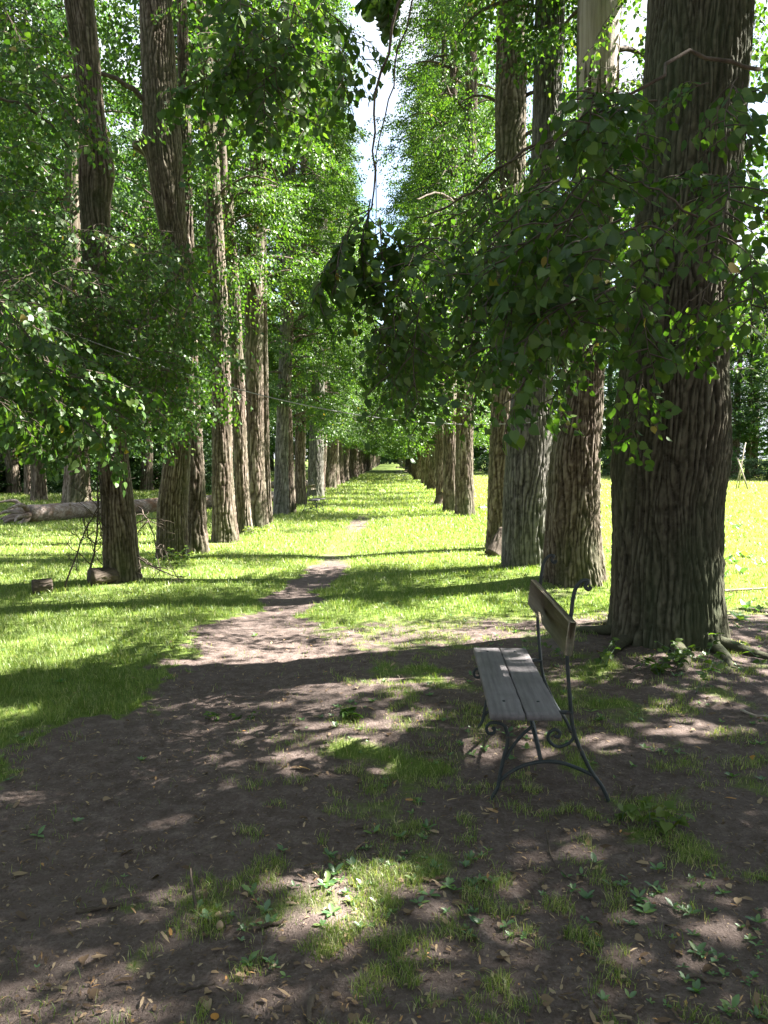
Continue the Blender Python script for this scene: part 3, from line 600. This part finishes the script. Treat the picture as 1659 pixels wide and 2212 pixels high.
# centre: dark hanging twigs against the sky gap, leafy top
st = [(806, 440, 4.6, 3.4, -1.1, .5), (800, 430, 4.6, 2.4, -1.4, .55), (770, 470, 4.6, 3.6, -.9, .55), (745, 520, 4.6, 3.3, -1.0, .5), (820, 470, 4.6, 5.2, -1.4, .5), (806, 560, 4.7, 4.6, -1.5, .6)]
st += region(rg, 34, 470, 720, -40, 190, 5.0, 7.5, (0, 6.28), (-1.3, 0), (.5, .9), lambda x, y: y < 190-abs(x-560)*.5)
st += region(rg, 3, 780, 940, -60, 0, 4.3, 5.2, (0, 6.28), (-1.4, -.4), (.2, .3))
bough_set(t1, [([(880, -60, 4.5), (850, 60, 4.5), (812, 200, 4.6), (806, 330, 4.6), (798, 450, 4.6), (745, 520, 4.6)], .010), ([(905, -40, 4.5), (860, 110, 4.6), (838, 220, 4.6), (815, 340, 4.7), (810, 500, 4.7), (806, 620, 4.7)], .006)],
    st, 903, .056, SPR)
# left: dark boughs hanging in front of the first trunks, bright ones at the edge
st = region(rg, 210, -30, 430, 480, 900, 7.6, 10.6, (0, 6.28), (-1.1, .1), (.6, 1.0), lambda x, y: y < 875-max(0, x-250)*.25 and y > 470+abs(x-330)*.15)
bough_set(T['L1'], [([(225, 700, 10.2), (330, 690, 9.4), (420, 720, 9)], .03), ([(222, 760, 10.2), (120, 730, 9.4), (20, 760, 9)], .03)], st, 904, .052, SPR, near=False)
st = region(rg, 44, -40, 330, 640, 950, 5.6, 7.4, (-.8, 1.2), (-1., .1), (.5, .85), lambda x, y: y > 640+x*.9 and y < 960-x*.25 and x < 190)
st += region(rg, 40, -40, 150, -30, 520, 7.5, 10, (0, 6.28), (-1., .3), (.6, 1.0), lambda x, y: rg.rand() < .75)
bough_set(t2, [([(-60, 620, 6.5), (30, 700, 6.4), (120, 800, 6.2)], .012), ([(-60, 200, 8.5), (60, 230, 8.5), (160, 330, 8.5)], .02)], st, 905, .054, SPR)
st = region(rg, 110, 60, 470, -40, 560, 12.5, 15.5, (0, 6.28), (-1, .3), (.7, 1.15), lambda x, y: not (150 < x < 230 and y > 60) and (x < 290 or x > 405))
bough_set(T['L2'], [([(345, 250, 12.9), (270, 180, 12.6), (180, 160, 12.4), (80, 190, 12)], .05), ([(380, 780, 12.9), (440, 700, 12.5), (480, 690, 12)], .03)], st+region(rg, 24, 360, 490, 620, 930, 11.3, 13, (0, 6.28), (-1, 0), (.6, .9)), 906, .062, SPR, near=False, tw=False)
st = region(rg, 60, 410, 560, 40, 700, 16, 19, (0, 6.28), (-1, .3), (.8, 1.2))
bough_set(T['L3'], [([(470, 420, 15.8), (540, 380, 15.8), (600, 400, 15.8)], .03), ([(478, 420, 15.9), (480, 320, 15.9), (474, 200, 15.9), (470, 60, 16)], .11)], st, 907, .07, SPR, near=False, tw=False)

# ------------------------------------------------------------------ grass, weeds, litter
def blades(mb, x, y, h, w, lean, az, tint):
    n = len(x); z = gh(x, y)-.005; ax = rng.uniform(0, 2*PI, n); sx = np.cos(ax)*w/2; sy = np.sin(ax)*w/2
    lx = np.cos(az)*lean*h; ly = np.sin(az)*lean*h; B = np.stack([x, y, z], 1); Sd = np.stack([sx, sy, 0*sx], 1)
    Mid = B+np.stack([lx*.35, ly*.35, h*.6], 1); Tp = B+np.stack([lx, ly, h*np.sqrt(np.maximum(.15, 1-lean**2*.5))], 1)
    v = np.stack([B-Sd, B+Sd, Mid+Sd*.75, Mid-Sd*.75, Tp], 1).reshape(-1, 3); k = (np.arange(n)*5)[:, None]
    m0 = mb.m; mb.add(v, k+np.array([[0, 1, 2, 3]]), tint=np.repeat(tint, 5)); mb.more(m0+k+np.array([[3, 2, 4]]))
def scatter(n, r0, r1, half, bias=1.0):
    r = r0*(r1/r0)**(rng.rand(n)**bias); a = rng.uniform(-half, half, n); return r*np.sin(a), r*np.cos(a), r
gb = MB()
x, y, r = scatter(1050000, 1.7, 85, .74, .87)
dmk = dirt_mask(x, y); tuft = wn2(x, y, .13, 21); patch = wn2(x, y, .45, 22)
p = np.clip(1.15-1.25*dmk, 0, 1)*np.clip(.25+1.2*tuft, 0, 1)
p = np.maximum(p*sstep(.85, .2, dmk), np.clip((tuft-.50)*3.5, 0, 1)*np.clip((patch-.24)*3.5, 0, 1)*np.interp(x-path_c(y), [-.9, -.5, .5, .9], [.4, .04, .06, 1.0]))
k = rng.rand(len(x)) < p; x, y, r, dmk, tuft = x[k], y[k], r[k], dmk[k], tuft[k]
h = (.028+.045*rng.rand(len(x))**1.5+.03*tuft)*np.where(dmk > .4, .62, 1.0)*.9*np.clip(r/14, 1, 2.2); wv = .0026*np.clip(r/4.2, 1, 14)
blades(gb, x, y, h, wv, rng.uniform(.1, 1.1, len(x)), rng.uniform(0, 2*PI, len(x)), np.clip(rng.beta(2, 2.5, len(x))+.38*sstep(3, 4.2, x)*rng.rand(len(x))+.22*sstep(9, 13, y)*rng.rand(len(x))+.25*(dmk > .4)*rng.rand(len(x)) + (rng.rand(len(x)) > .95)*.4, 0, 1))  # paler tint on meadow and farther lawn: sunlit look painted in as dry straw
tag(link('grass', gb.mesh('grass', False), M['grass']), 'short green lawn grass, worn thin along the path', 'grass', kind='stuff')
# low broad-leaved weeds
WL = (np.array([[0, 0, 0], [.14, .25, .03], [.20, .55, .05], [.10, .85, .02], [0, 1, -.05], [-.10, .85, .02], [-.20, .55, .05], [-.14, .25, .03], [0, .5, 0]]))
WF = np.array([[0, 1, 2, 8], [8, 2, 3, 4], [8, 4, 5, 6], [0, 8, 6, 7]])
def weeds(mb, cx_, cy_, sz, nleaf, rgx, tall=.4):
    for X0, Y0, s, n in zip(cx_, cy_, sz, nleaf):
        a0 = rgx.uniform(0, 6.28); z = float(gh(X0, Y0))
        for q in range(int(n)):
            a = a0+q*2.4+rgx.normal(0, .2); e = rgx.uniform(.15, 1.0)*tall*2; l = s*rgx.uniform(.6, 1.1)
            R = rotz(a) @ rotx(e); v = (WL*l*np.array([rgx.uniform(.9, 1.5), 1, 1])) @ R.T + np.array([X0, Y0, z+.004])
            mb.add(v, WF, tint=np.full(9, rgx.rand()))
wm = MB(); x, y, r = scatter(6500, 1.8, 14, .75, 1.0); dmk = dirt_mask(x, y)
pw = np.where((x > path_c(y)+.7), .5, .12)*np.clip((wn2(x, y, .5, 31)-.35)*3, 0, 1); pw = np.where(np.abs(x-path_c(y)) < .6, pw*.1, pw)
k = rng.rand(len(x)) < pw; weeds(wm, x[k], y[k], rng.uniform(.015, .05, k.sum()), rng.randint(3, 8, k.sum()), rng)
x, y, r = scatter(1500, 8, 30, .9, .8); k = x > 3.4; weeds(wm, x[k], y[k], rng.uniform(.08, .2, k.sum()), rng.randint(4, 8, k.sum()), rng)
tag(link('ground_cover', wm.mesh('weeds', False), M['weed']), 'low broad leaved weeds scattered between the grass tufts', 'weeds', kind='stuff')
# litter: chips, dry leaves, tiny twigs
lm = MB(); x, y, r = scatter(15000, 1.7, 9.5, .78, 1.0); dmk = dirt_mask(x, y); k = rng.rand(len(x)) < .12+.8*dmk; x, y = x[k], y[k]; n = len(x)
ln = rng.uniform(.006, .03, n)*np.where(rng.rand(n) > .93, 2.2, 1); wd = ln*rng.uniform(.12, .45, n); a = rng.uniform(0, 6.28, n); d = np.stack([np.cos(a), np.sin(a), rng.normal(0, .25, n)], 1); sd_ = np.stack([-np.sin(a), np.cos(a), rng.normal(0, .3, n)], 1)
B = np.stack([x, y, gh(x, y)+.008], 1); v = np.stack([B-d*ln[:, None]/2-sd_*wd[:, None]/3, B-d*ln[:, None]/2+sd_*wd[:, None]/3, B+sd_*wd[:, None]/2+[0, 0, .003], B+d*ln[:, None]/2+[0, 0, .001], B-sd_*wd[:, None]/2+[0, 0, .003]], 1).reshape(-1, 3)
kk = (np.arange(n)*5)[:, None]; lm.add(v, kk+np.array([[0, 1, 2, 4]]), tint=np.repeat(rng.rand(n)*.97, 5)); lm.more(kk+np.array([[4, 2, 3]]))
x, y, r = scatter(560, 1.8, 9, .75, 1.0); k = (np.abs(x-path_c(y)) > .7) | (rng.rand(560) < .35); x, y = x[k], y[k]; n = len(x); a = rng.uniform(0, 6.28, n)
leaves(lm, np.stack([x, y, gh(x, y)+.012], 1), np.stack([np.cos(a), np.sin(a), rng.normal(0, .2, n)], 1), np.stack([rng.normal(0, .35, n), rng.normal(0, .35, n), np.ones(n)], 1), rng.uniform(.012, .034, n), np.where(rng.rand(n) > .985, 1, rng.rand(n)*.85), True)
tag(link('leaf_litter', lm.mesh('litter', False), M['litter']), 'dry leaves, bud scales and chips strewn on the soil', 'leaf litter', kind='stuff')

# ------------------------------------------------------------------ benches
def z4(x, y): return ((x/1.843+1700)*.54, (y/1.843+2200)*.54)
def bench():
    """local frame: +Y away along the seat, +X towards the back; origin on the ground under the near front leg"""
    t = thing('park_bench', '', 'bench')
    Y0 = .0; YL = .98                                                # the two iron frames
    D = 3.66; O = np.array([.48, D, 0])
    def loc(p): q = at(*z4(*p), D)-O; return np.array([q[0], q[2]])
    curves = {
     'upright': ([(1212, 262), (1195, 285), (1170, 262), (1190, 225), (1150, 222), (1105, 270), (1082, 350), (1066, 480), (1050, 620), (1040, 780), (1048, 950), (1062, 1120), (1075, 1260), (1100, 1370), (1150, 1490), (1215, 1620), (1290, 1725), (1345, 1850), (1352, 1900)], .0095),
     'front': ([(585, 1295), (605, 1360), (603, 1430), (580, 1520), (552, 1640), (535, 1740), (500, 1810), (468, 1880), (462, 1935)], .0095),
     'sweep': ([(790, 1290), (720, 1350), (660, 1420), (620, 1480), (592, 1540)], .008),
     'curl': ([(590, 1300), (545, 1275), (480, 1275), (450, 1310), (465, 1350), (500, 1350), (510, 1320), (490, 1310)], .008),
     'rear_curl': ([(1088, 1300), (1080, 1380), (1030, 1425), (960, 1440), (905, 1395), (905, 1345), (945, 1315), (985, 1335), (975, 1370), (945, 1362)], .008),
     'arch': ([(545, 1700), (620, 1640), (720, 1585), (850, 1553), (980, 1555), (1100, 1590), (1215, 1640)], .0095)}
    for fy in (Y0, YL):
        mb = MB()
        for k, (pts, r) in curves.items():
            q = np.array([loc(p) for p in pts]); P = np.stack([q[:, 0], np.full(len(q), fy), q[:, 1]], 1); tube(mb, spline(P, len(pts)*6), r, 8, 1.0)
        xs = loc((590, 1300))[0]; xe = loc((1080, 1300))[0]; tube(mb, [(xs-.03, fy, .425), (xe, fy, .425)], .010, 8)
        link('side_frame', mb.mesh('frame'), M['iron'], t)
    mb = MB(); A = loc((850, 1553)); tube(mb, spline([(A[0], Y0, A[1]), (A[0]-.0, .48, .30), (A[0], YL, A[1])], 10), .010, 6, .5)
    tube(mb, [(A[0], Y0, A[1]), (A[0]-.03, .5, .42)], .010, 6, .5); tube(mb, [(A[0], YL, A[1]), (A[0]-.03, .5, .42)], .010, 6, .5)
    link('brace', mb.mesh('brace'), M['iron'], t)
    ys, ye = -.17, 1.10; xm = .171
    for (x0, x1) in ((.008, .163), (.168, .325)):
        mb = MB(); n = 24; yy = np.linspace(ys, ye, n); w0 = rng.normal(0, .0012, n); w1 = rng.normal(0, .0012, n)
        sec = np.array([[x0, .440], [x0, .464], [x0+.004, .468], [x1-.004, .468], [x1, .464], [x1, .440]])
        v = np.stack([np.stack([sec[:, 0]+np.array([w0[i], w0[i], w0[i], w1[i], w1[i], w1[i]]), np.full(6, yy[i]), sec[:, 1]+.002*math.sin(yy[i]*3)], 1) for i in range(n)]).reshape(-1, 3)
        i_ = np.arange(n-1)[:, None]*6; j_ = np.arange(6)[None]; f = np.stack([i_+j_, i_+6+j_, i_+6+(j_+1) % 6, i_+(j_+1) % 6], -1).reshape(-1, 4)
        mb.add(v, f); mb.more([[0, 1, 2, 3, 4, 5]]); mb.more([[(n-1)*6+q for q in (5, 4, 3, 2, 1, 0)]])
        pl = link('seat_plank', mb.mesh('plank', False), M['plank'], t)
        for by in (0, YL):
            b = MB(); tube(b, [((x0+x1)/2, by+.02, .466), ((x0+x1)/2, by+.02, .472)], [.009, .006], 10); link('bolt', b.mesh('bolt', False), M['iron'], pl)
    bx = loc((1045, 700))[0]
    mb = MB(); box(mb, (bx-.022, .455, .815), (.036, 1.27, .155), roty(math.radians(7)), .004); link('backrest', mb.mesh('back', False), M['board'], t)
    return t
b0 = bench(); bm_loc = ground(1055, 1752)
def place_bench(o, x, y, rz, label, z=None):
    o.location = (x, y, float(gh(x, y)) if z is None else z); o.rotation_euler = (0, 0, rz); tag(o, label, 'bench', 'benches along the path'); return o
def copy_tree(o, parent=None):
    c = o.copy(); COL.objects.link(c); c.parent = parent
    for ch in list(o.children): copy_tree(ch, c)
    return c
protos = [copy_tree(b0) for _ in range(3)]
place_bench(b0, .482, 3.66, math.radians(-3.0), 'nearest bench, weathered grey seat and brown back board on scrolled iron frames', 0.0)
place_bench(protos[0], -1.85, 24.9, PI-.11, 'small bench on the left side of the path with a pale sunlit back board')
g1 = ground(868, 1041); place_bench(protos[1], g1[0], g1[1], .12, 'distant bench right of the path, nearer of the two far ones')
g2 = ground(860, 1027); place_bench(protos[2], g2[0], g2[1], .5, 'farthest bench, a dark board beyond the distant right hand bench')

# ------------------------------------------------------------------ logs, brush, sticks, cable, stakes
def log(name, label, cat, A, B, r0, r1, seed, stubs=(), rootplate=False, mt='log', group=None):
    A = np.array(A, float); B = np.array(B, float); rg = np.random.RandomState(seed); d = B-A; Ln = np.linalg.norm(d); d /= Ln
    t = thing(name, label, cat, A, group); n = max(8, int(Ln/.12)) if seed < 7 else 14; S = 28 if seed < 7 else 84; s = np.linspace(0, 1, n)
    side = np.cross(d, [0, 0, 1]); side /= np.linalg.norm(side); up = np.cross(side, d)
    a = np.arange(S)/S; U, V = np.meshgrid(a, s); R = (r0+(r1-r0)*V)*(1+.16*(vnoise(U, V*Ln/.5, 6, int(Ln/.5)+2, seed)-.5)+.08*(vnoise(U, V*Ln/.15, 14, int(Ln/.15)+2, seed+1)-.5))
    rid = np.clip(np.abs(np.sin(PI*(14*U+2.5*vnoise(U, V*Ln/.12, 8, int(Ln/.12)+2, seed+2))))*1.5, 0, 1)
    if 7 <= seed < 14: R = R+(rid-.5)*.016
    cx = side[None, None, :]*(np.cos(2*PI*U)*R)[..., None]+up[None, None, :]*(np.sin(2*PI*U)*R)[..., None] + (d[None, None, :]*(V*Ln)[..., None])
    mb = MB(); i = np.arange(n-1)[:, None]*S; j = np.arange(S)[None]; k = (j+1) % S
    mb.add(cx.reshape(-1, 3), np.stack([i+j, i+k, i+S+k, i+S+j], -1).reshape(-1, 4), ridge=(rid if seed >= 7 else rid*0+.5).ravel(), bare=0); mb.more([list(range(S))[::-1]]); mb.more([[(n-1)*S+q for q in range(S)]])
    body = link('log_body', mb.mesh('log'), M[mt], t)
    for (u, ang, ln, rr) in stubs:
        b = MB(); p = d*u*Ln; dirn = side*math.cos(ang)+up*math.sin(ang); rb = (r0+(r1-r0)*u)*.8
        tube(b, [p+dirn*rb*.5, p+dirn*(rb+ln*.5)+rg.normal(0, .02, 3), p+dirn*(rb+ln)+rg.normal(0, .03, 3)], [rr*1.3, rr, rr*.8], 8, ridge=.5, bare=0); link('branch_stub', b.mesh('stub'), M[mt], t)
    if rootplate:
        b = MB()
        for q in range(11):
            an = rg.uniform(-.6, PI+.6) if q < 8 else rg.uniform(PI, 2*PI); dirn = side*math.cos(an)+up*math.sin(an); l = rg.uniform(.25, .6)
            if q >= 8: l = .35
            P = [dirn*.1*r0, dirn*r0*.8-d*.12, dirn*(r0+l*.35)-d*rg.uniform(.15, .5), dirn*(r0*.8+l*.6)-d*rg.uniform(.3, .8)+np.array([0, 0, -.12])]
            P = spline(P, 9); tube(b, P, np.linspace(.11, .02, 9), 7, ridge=.5, bare=0)
        link('roots', b.mesh('roots'), M[mt], t)
    return t
ga = ground(62, 1131); gb_ = ground(588, 1090)
log('fallen_log', 'long barkless fallen trunk with torn roots lying on the grass at left', 'log', ga+[0, 0, .27], gb_+[0, 0, .30], .24, .19, 5, ((.2, -1.9, .12, .06), (.27, 2.0, .08, .05), (.55, -1.7, .2, .07), (.56, -1.4, .16, .05), (.12, .9, .12, .04)), True)
gc = ground(430, 1060); gd = ground(672, 1054)
log('fallen_log', 'second, farther fallen trunk seen as short bits between the left trunks', 'log', gc+[0, 0, .2], gd+[0, 0, .25], .17, .2, 6, ((.8, 1.2, .5, .05), (.9, .8, .4, .04)))
p = ground(91, 1281); log('log_piece', 'short sawn log piece lying alone in the grass at the left edge', 'log', p+[-.09, -.06, .08], p+[.10, .05, .085], .082, .078, 7, mt='branch')
p = ground(205, 1262); log('log_piece', 'hollow mossy log stump lying against the foot of the leaning trunk', 'log', p+[-.02, -.08, .1], p+[.22, .15, .1], .11, .09, 8, mt='branch')
p = ground(1075, 1200); log('log_piece', 'dark split log leaning at the foot of the broad grey trunk', 'log', p+[-.10, -.05, .0], p+[.16, .18, .40], .15, .11, 9, mt='branch')
p = ground(1080, 1178); log('log_piece', 'reddish bark slab standing behind the split log by the broad grey trunk', 'bark slab', p+[0, 0, -.02], p+[-.02, .1, .62], .06, .05, 10, mt='bark')
p = ground(968, 1093); log('tree_stump', 'low reddish rotten stump left of the right row', 'stump', p+[0, 0, -.05], p+[.03, .05, .18], .24, .2, 12, mt='cut')
p = ground(1560-570, 1101)
p = ground(1150-162+4, 1089); 
p = ground(1590, 1284); q = ground(1440, 1276)
log('fallen_branch', 'thin pale fallen branch lying in the sunny meadow right of the huge trunk', 'branch', ground(1560, 1282)+[0, 0, .03], ground(1655, 1276)+[0, 0, .03], .018, .012, 14)
log('fallen_branch', 'pale crooked root piece on the grass just right of the slim sunlit trunk', 'branch', ground(1035, 1101)+[0, 0, .05], ground(1052, 1099)+[0, 0, .03], .06, .04, 15)
# black and white scrap at the trunk foot
mb = MB(); p = ground(944, 1092); tube(mb, spline([(0, 0, 0), (.08, 0, .25), (.22, 0, .45), (.3, 0, .8)], 10), np.linspace(.16, .07, 10), 8)
t = thing('forked_stump', 'black forked snag with a pale split top against a right row trunk', 'stump', p); link('snag', mb.mesh('snag'), M['branch'], t)
mb = MB(); tube(mb, [(.16, -.12, .5), (.27, -.12, .7), (.3, -.1, .86)], [.05, .06, .02], 7); link('split_top', mb.mesh('split'), M['stake'], t)

def brush(name, label, seed, stems, loc0, cat='brush'):
    rg = np.random.RandomState(seed); t = thing(name, label, cat, loc0); mb = MB()
    def grow(P, r, lv):
        tube(mb, P, np.linspace(r, r*.4, len(P)), 5)
        if lv <= 0: return
        for q in range(4+2*lv):
            i = rg.randint(2, len(P)-1); dv = P[i]-P[i-1]; dv = dv/np.linalg.norm(dv); dv = dv+rg.normal(0, .7, 3); dv /= np.linalg.norm(dv); l = rg.uniform(.15, .4)*(1.2 if lv > 1 else .8)
            Q = [P[i]]; 
            for s in range(6): dv = dv+rg.normal(0, .22, 3)+[0, 0, -.03]; dv /= np.linalg.norm(dv); Q.append(Q[-1]+dv*l/6)
            Q = np.array(Q); g = gh(Q[:, 0]+loc0[0], Q[:, 1]+loc0[1])-loc0[2]; Q[:, 2] = np.maximum(Q[:, 2], g+.01); grow(Q, r*.5, lv-1)
    for pts, r, lv in stems:
        P = spline([at(*q)-loc0 for q in pts], 12); P[1:-1] += rg.normal(0, .008, (10, 3)); grow(P, r, lv)
    link('twigs', mb.mesh('brush'), M['branch'], t); return t
b1 = ground(250, 1250)
brush('dead_branch', 'tangle of dead branches leaning on the left of the leaning trunk', 31, [([(140, 1268, 9.6), (165, 1200, 9.8), (195, 1125, 10), (215, 1090, 10)], .013, 2), ([(192, 1262, 9.9), (205, 1180, 10), (212, 1120, 10.1), (213, 1085, 10.2)], .016, 2), ([(238, 1150, 10), (215, 1125, 10), (195, 1105, 9.8), (168, 1082, 9.8)], .008, 1),
    ([(236, 1080, 10), (215, 1060, 10), (195, 1048, 10)], .010, 1), ([(210, 1040, 10), (214, 1120, 9.9), (222, 1190, 9.9)], .010, 1), ([(180, 1120, 10), (205, 1195, 10), (232, 1230, 10)], .008, 1)], b1)
b2 = ground(330, 1245)
brush('dead_branch', 'bare curved branches sweeping over the grass right of the leaning trunk', 32, [([(298, 1205, 9.6), (330, 1225, 9.5), (365, 1240, 9.4), (395, 1247, 9.3)], .012, 1), ([(300, 1095, 10.6), (318, 1120, 10.4), (335, 1165, 10.2), (338, 1200, 10), (345, 1235, 9.9)], .011, 2), ([(296, 1130, 10.4), (320, 1120, 10.3), (345, 1122, 10.3)], .009, 1), ([(298, 1200, 10), (340, 1228, 9.7)], .010, 1)], b2)
def stick(label, pts, r, seed, name='stick', mt='branch'):
    rg = np.random.RandomState(seed); G = [ground(*p[:2])+np.array([0, 0, (p[2] if len(p) > 2 else .008)]) for p in pts]; o = G[0]; P = spline(G, 10)-o; P[1:-1] += rg.normal(0, .003, (8, 3))
    mb = MB(); tube(mb, P, np.linspace(r, r*.6, 10)*(1+.15*rg.rand(10)), 7); t = link(name, mb.mesh('stick'), M[mt], None, tuple(map(float, o))); tag(t, label, 'stick', 'sticks on the ground'); return t
stick('pale broken stick lying flat at lower left with its light end to the right', [(165, 1972), (215, 1965), (265, 1958)], .009, 1)
stick('short upright stick poking out of the grass tuft at lower left', [(422, 1972, .01), (418, 1950, .05), (412, 1932, .10)], .006, 2)
stick('stick slanting up to the right among yellow leaves, below left of centre', [(545, 2012), (580, 2002), (618, 1990)], .008, 3)
stick('thin dark twig touching a yellow leaf at the bottom left', [(385, 2145), (420, 2140), (465, 2128)], .004, 4)
stick('long thin curved twig lying right of the path below the bench', [(1178, 1795, .01), (1190, 1850, .01), (1215, 1890, .01), (1265, 1915, .01)], .004, 5)
stick('dark straight stick at the lower edge, left of centre', [(675, 2160), (668, 2190), (665, 2215)], .010, 6)
stick('pale slender branch at the right edge level with the bench seat', [(1600, 1540, .02), (1630, 1552, .02), (1660, 1558, .03)], .008, 7, mt='stake')
stick('small dark stick flat in the grass at bottom right corner', [(1478, 2110), (1520, 2122), (1560, 2130)], .006, 8)
stick('short crooked twig on bare soil right of the bench legs', [(1372, 1700), (1365, 1725), (1380, 1745)], .004, 9)
p = ground(475, 2008); mb = MB(); a = np.linspace(0, PI, 9); tube(mb, np.stack([0*a, 0*a, .016-.016*np.cos(a)], 1), np.maximum(.0005, .013*np.sin(a)*(1+.2*np.cos(a))), 12); t = link('pebble', mb.mesh('pebble'), M['nut'], None, tuple(map(float, p))); tag(t, 'round tan pebble on sunlit soil at lower left', 'pebble')
# cable slung across the avenue
A = at(-40, 640, 7.6); Bc = at(1160, 911, 11.2); n = 40; s = np.linspace(0, 1, n)[:, None]; P = A+(Bc-A)*s; P[:, 2] -= (4*.42*s*(1-s))[:, 0]
mb = MB(); tube(mb, P, .006, 6); t = link('cable', mb.mesh('cable'), M['cable']); tag(t, 'thin slack cable strung across the avenue between the trunks', 'cable')
# crossed stakes in the meadow
p = ground(1600, 1058); t = thing('stake_tripod', 'crossed wooden stakes standing in the sunny meadow at the right edge', 'stakes', p)
for (a, b, r) in (((-.28, 0, -.02), (.30, .2, 2.6), .028), ((.36, -.1, 0), (-.18, .1, 1.75), .045), ((.1, .5, 0), (.12, 0, 2.3), .028)): mb = MB(); tube(mb, [a, b], [r, r*.8], 7); link('stake', mb.mesh('stake'), M['stake'], t)

# ------------------------------------------------------------------ shoots and seedlings
def shoot(name, label, p, hgt, spread, nst, size, seed, tint=(.6, .95)):
    rg = np.random.RandomState(seed); t = thing(name, label, 'plant', p); lf = MB()
    for q in range(nst):
        a = rg.uniform(0, 6.28); l = hgt*rg.uniform(.6, 1); b = rg.normal(0, spread*.4, 2); b[0] *= 1.5
        P = spline([(b[0], b[1], -.02), (b[0]+.1*spread*math.cos(a), b[1], l*.5), (b[0]+.4*spread*math.cos(a), b[1]+.4*spread*math.sin(a), l)], 8); st_ = MB(); tube(st_, P, np.linspace(.003, .0012, 8), 5); link('stem', st_.mesh('stem'), M['weed'], t)
        m = 9; i = rg.randint(2, 8, m); az = rg.uniform(0, 6.28, m); D = np.stack([np.cos(az), np.sin(az), rg.uniform(-.4, .4, m)], 1)
        leaves(lf, P[i]+D*.01, D, np.stack([rg.normal(0, .4, m), rg.normal(0, .4, m), np.ones(m)], 1), size*rg.uniform(.6, 1.1, m), rg.uniform(*tint, m), True)
    link('leaves', lf.mesh('leaves'), M['leaf'], t)
shoot('linden_shoots', 'yellow green shoots at the foot of the swollen trunk', ground(365, 1222), .26, .5, 16, .055, 1, (.8, .97))
shoot('linden_shoots', 'leafy shoots sprouting at the front of the huge trunk', ground(1420, 1446), .2, .5, 16, .055, 2, (.4, .9))
shoot('linden_shoots', 'tiny yellow shoots at the foot of the close group of three', ground(548, 1155), .2, .3, 9, .06, 3, (.85, .98))
shoot('seedling', 'broad leaved seedling alone on the bare path', ground(757, 1552), .07, .06, 3, .055, 4, (.3, .7))
shoot('seedling', 'small low sprig in the middle of the trodden path', ground(483, 1556), .04, .12, 4, .035, 5, (.3, .8))
shoot('seedling', 'bright seedling with upright leaves right of the bench foot', ground(1405, 1790), .10, .12, 5, .05, 6, (.8, .95))
shoot('seedling', 'little seedling between the bench and the huge trunk', ground(1400, 1455), .08, .08, 3, .05, 7, (.6, .9))
print('objects', len(bpy.data.objects))
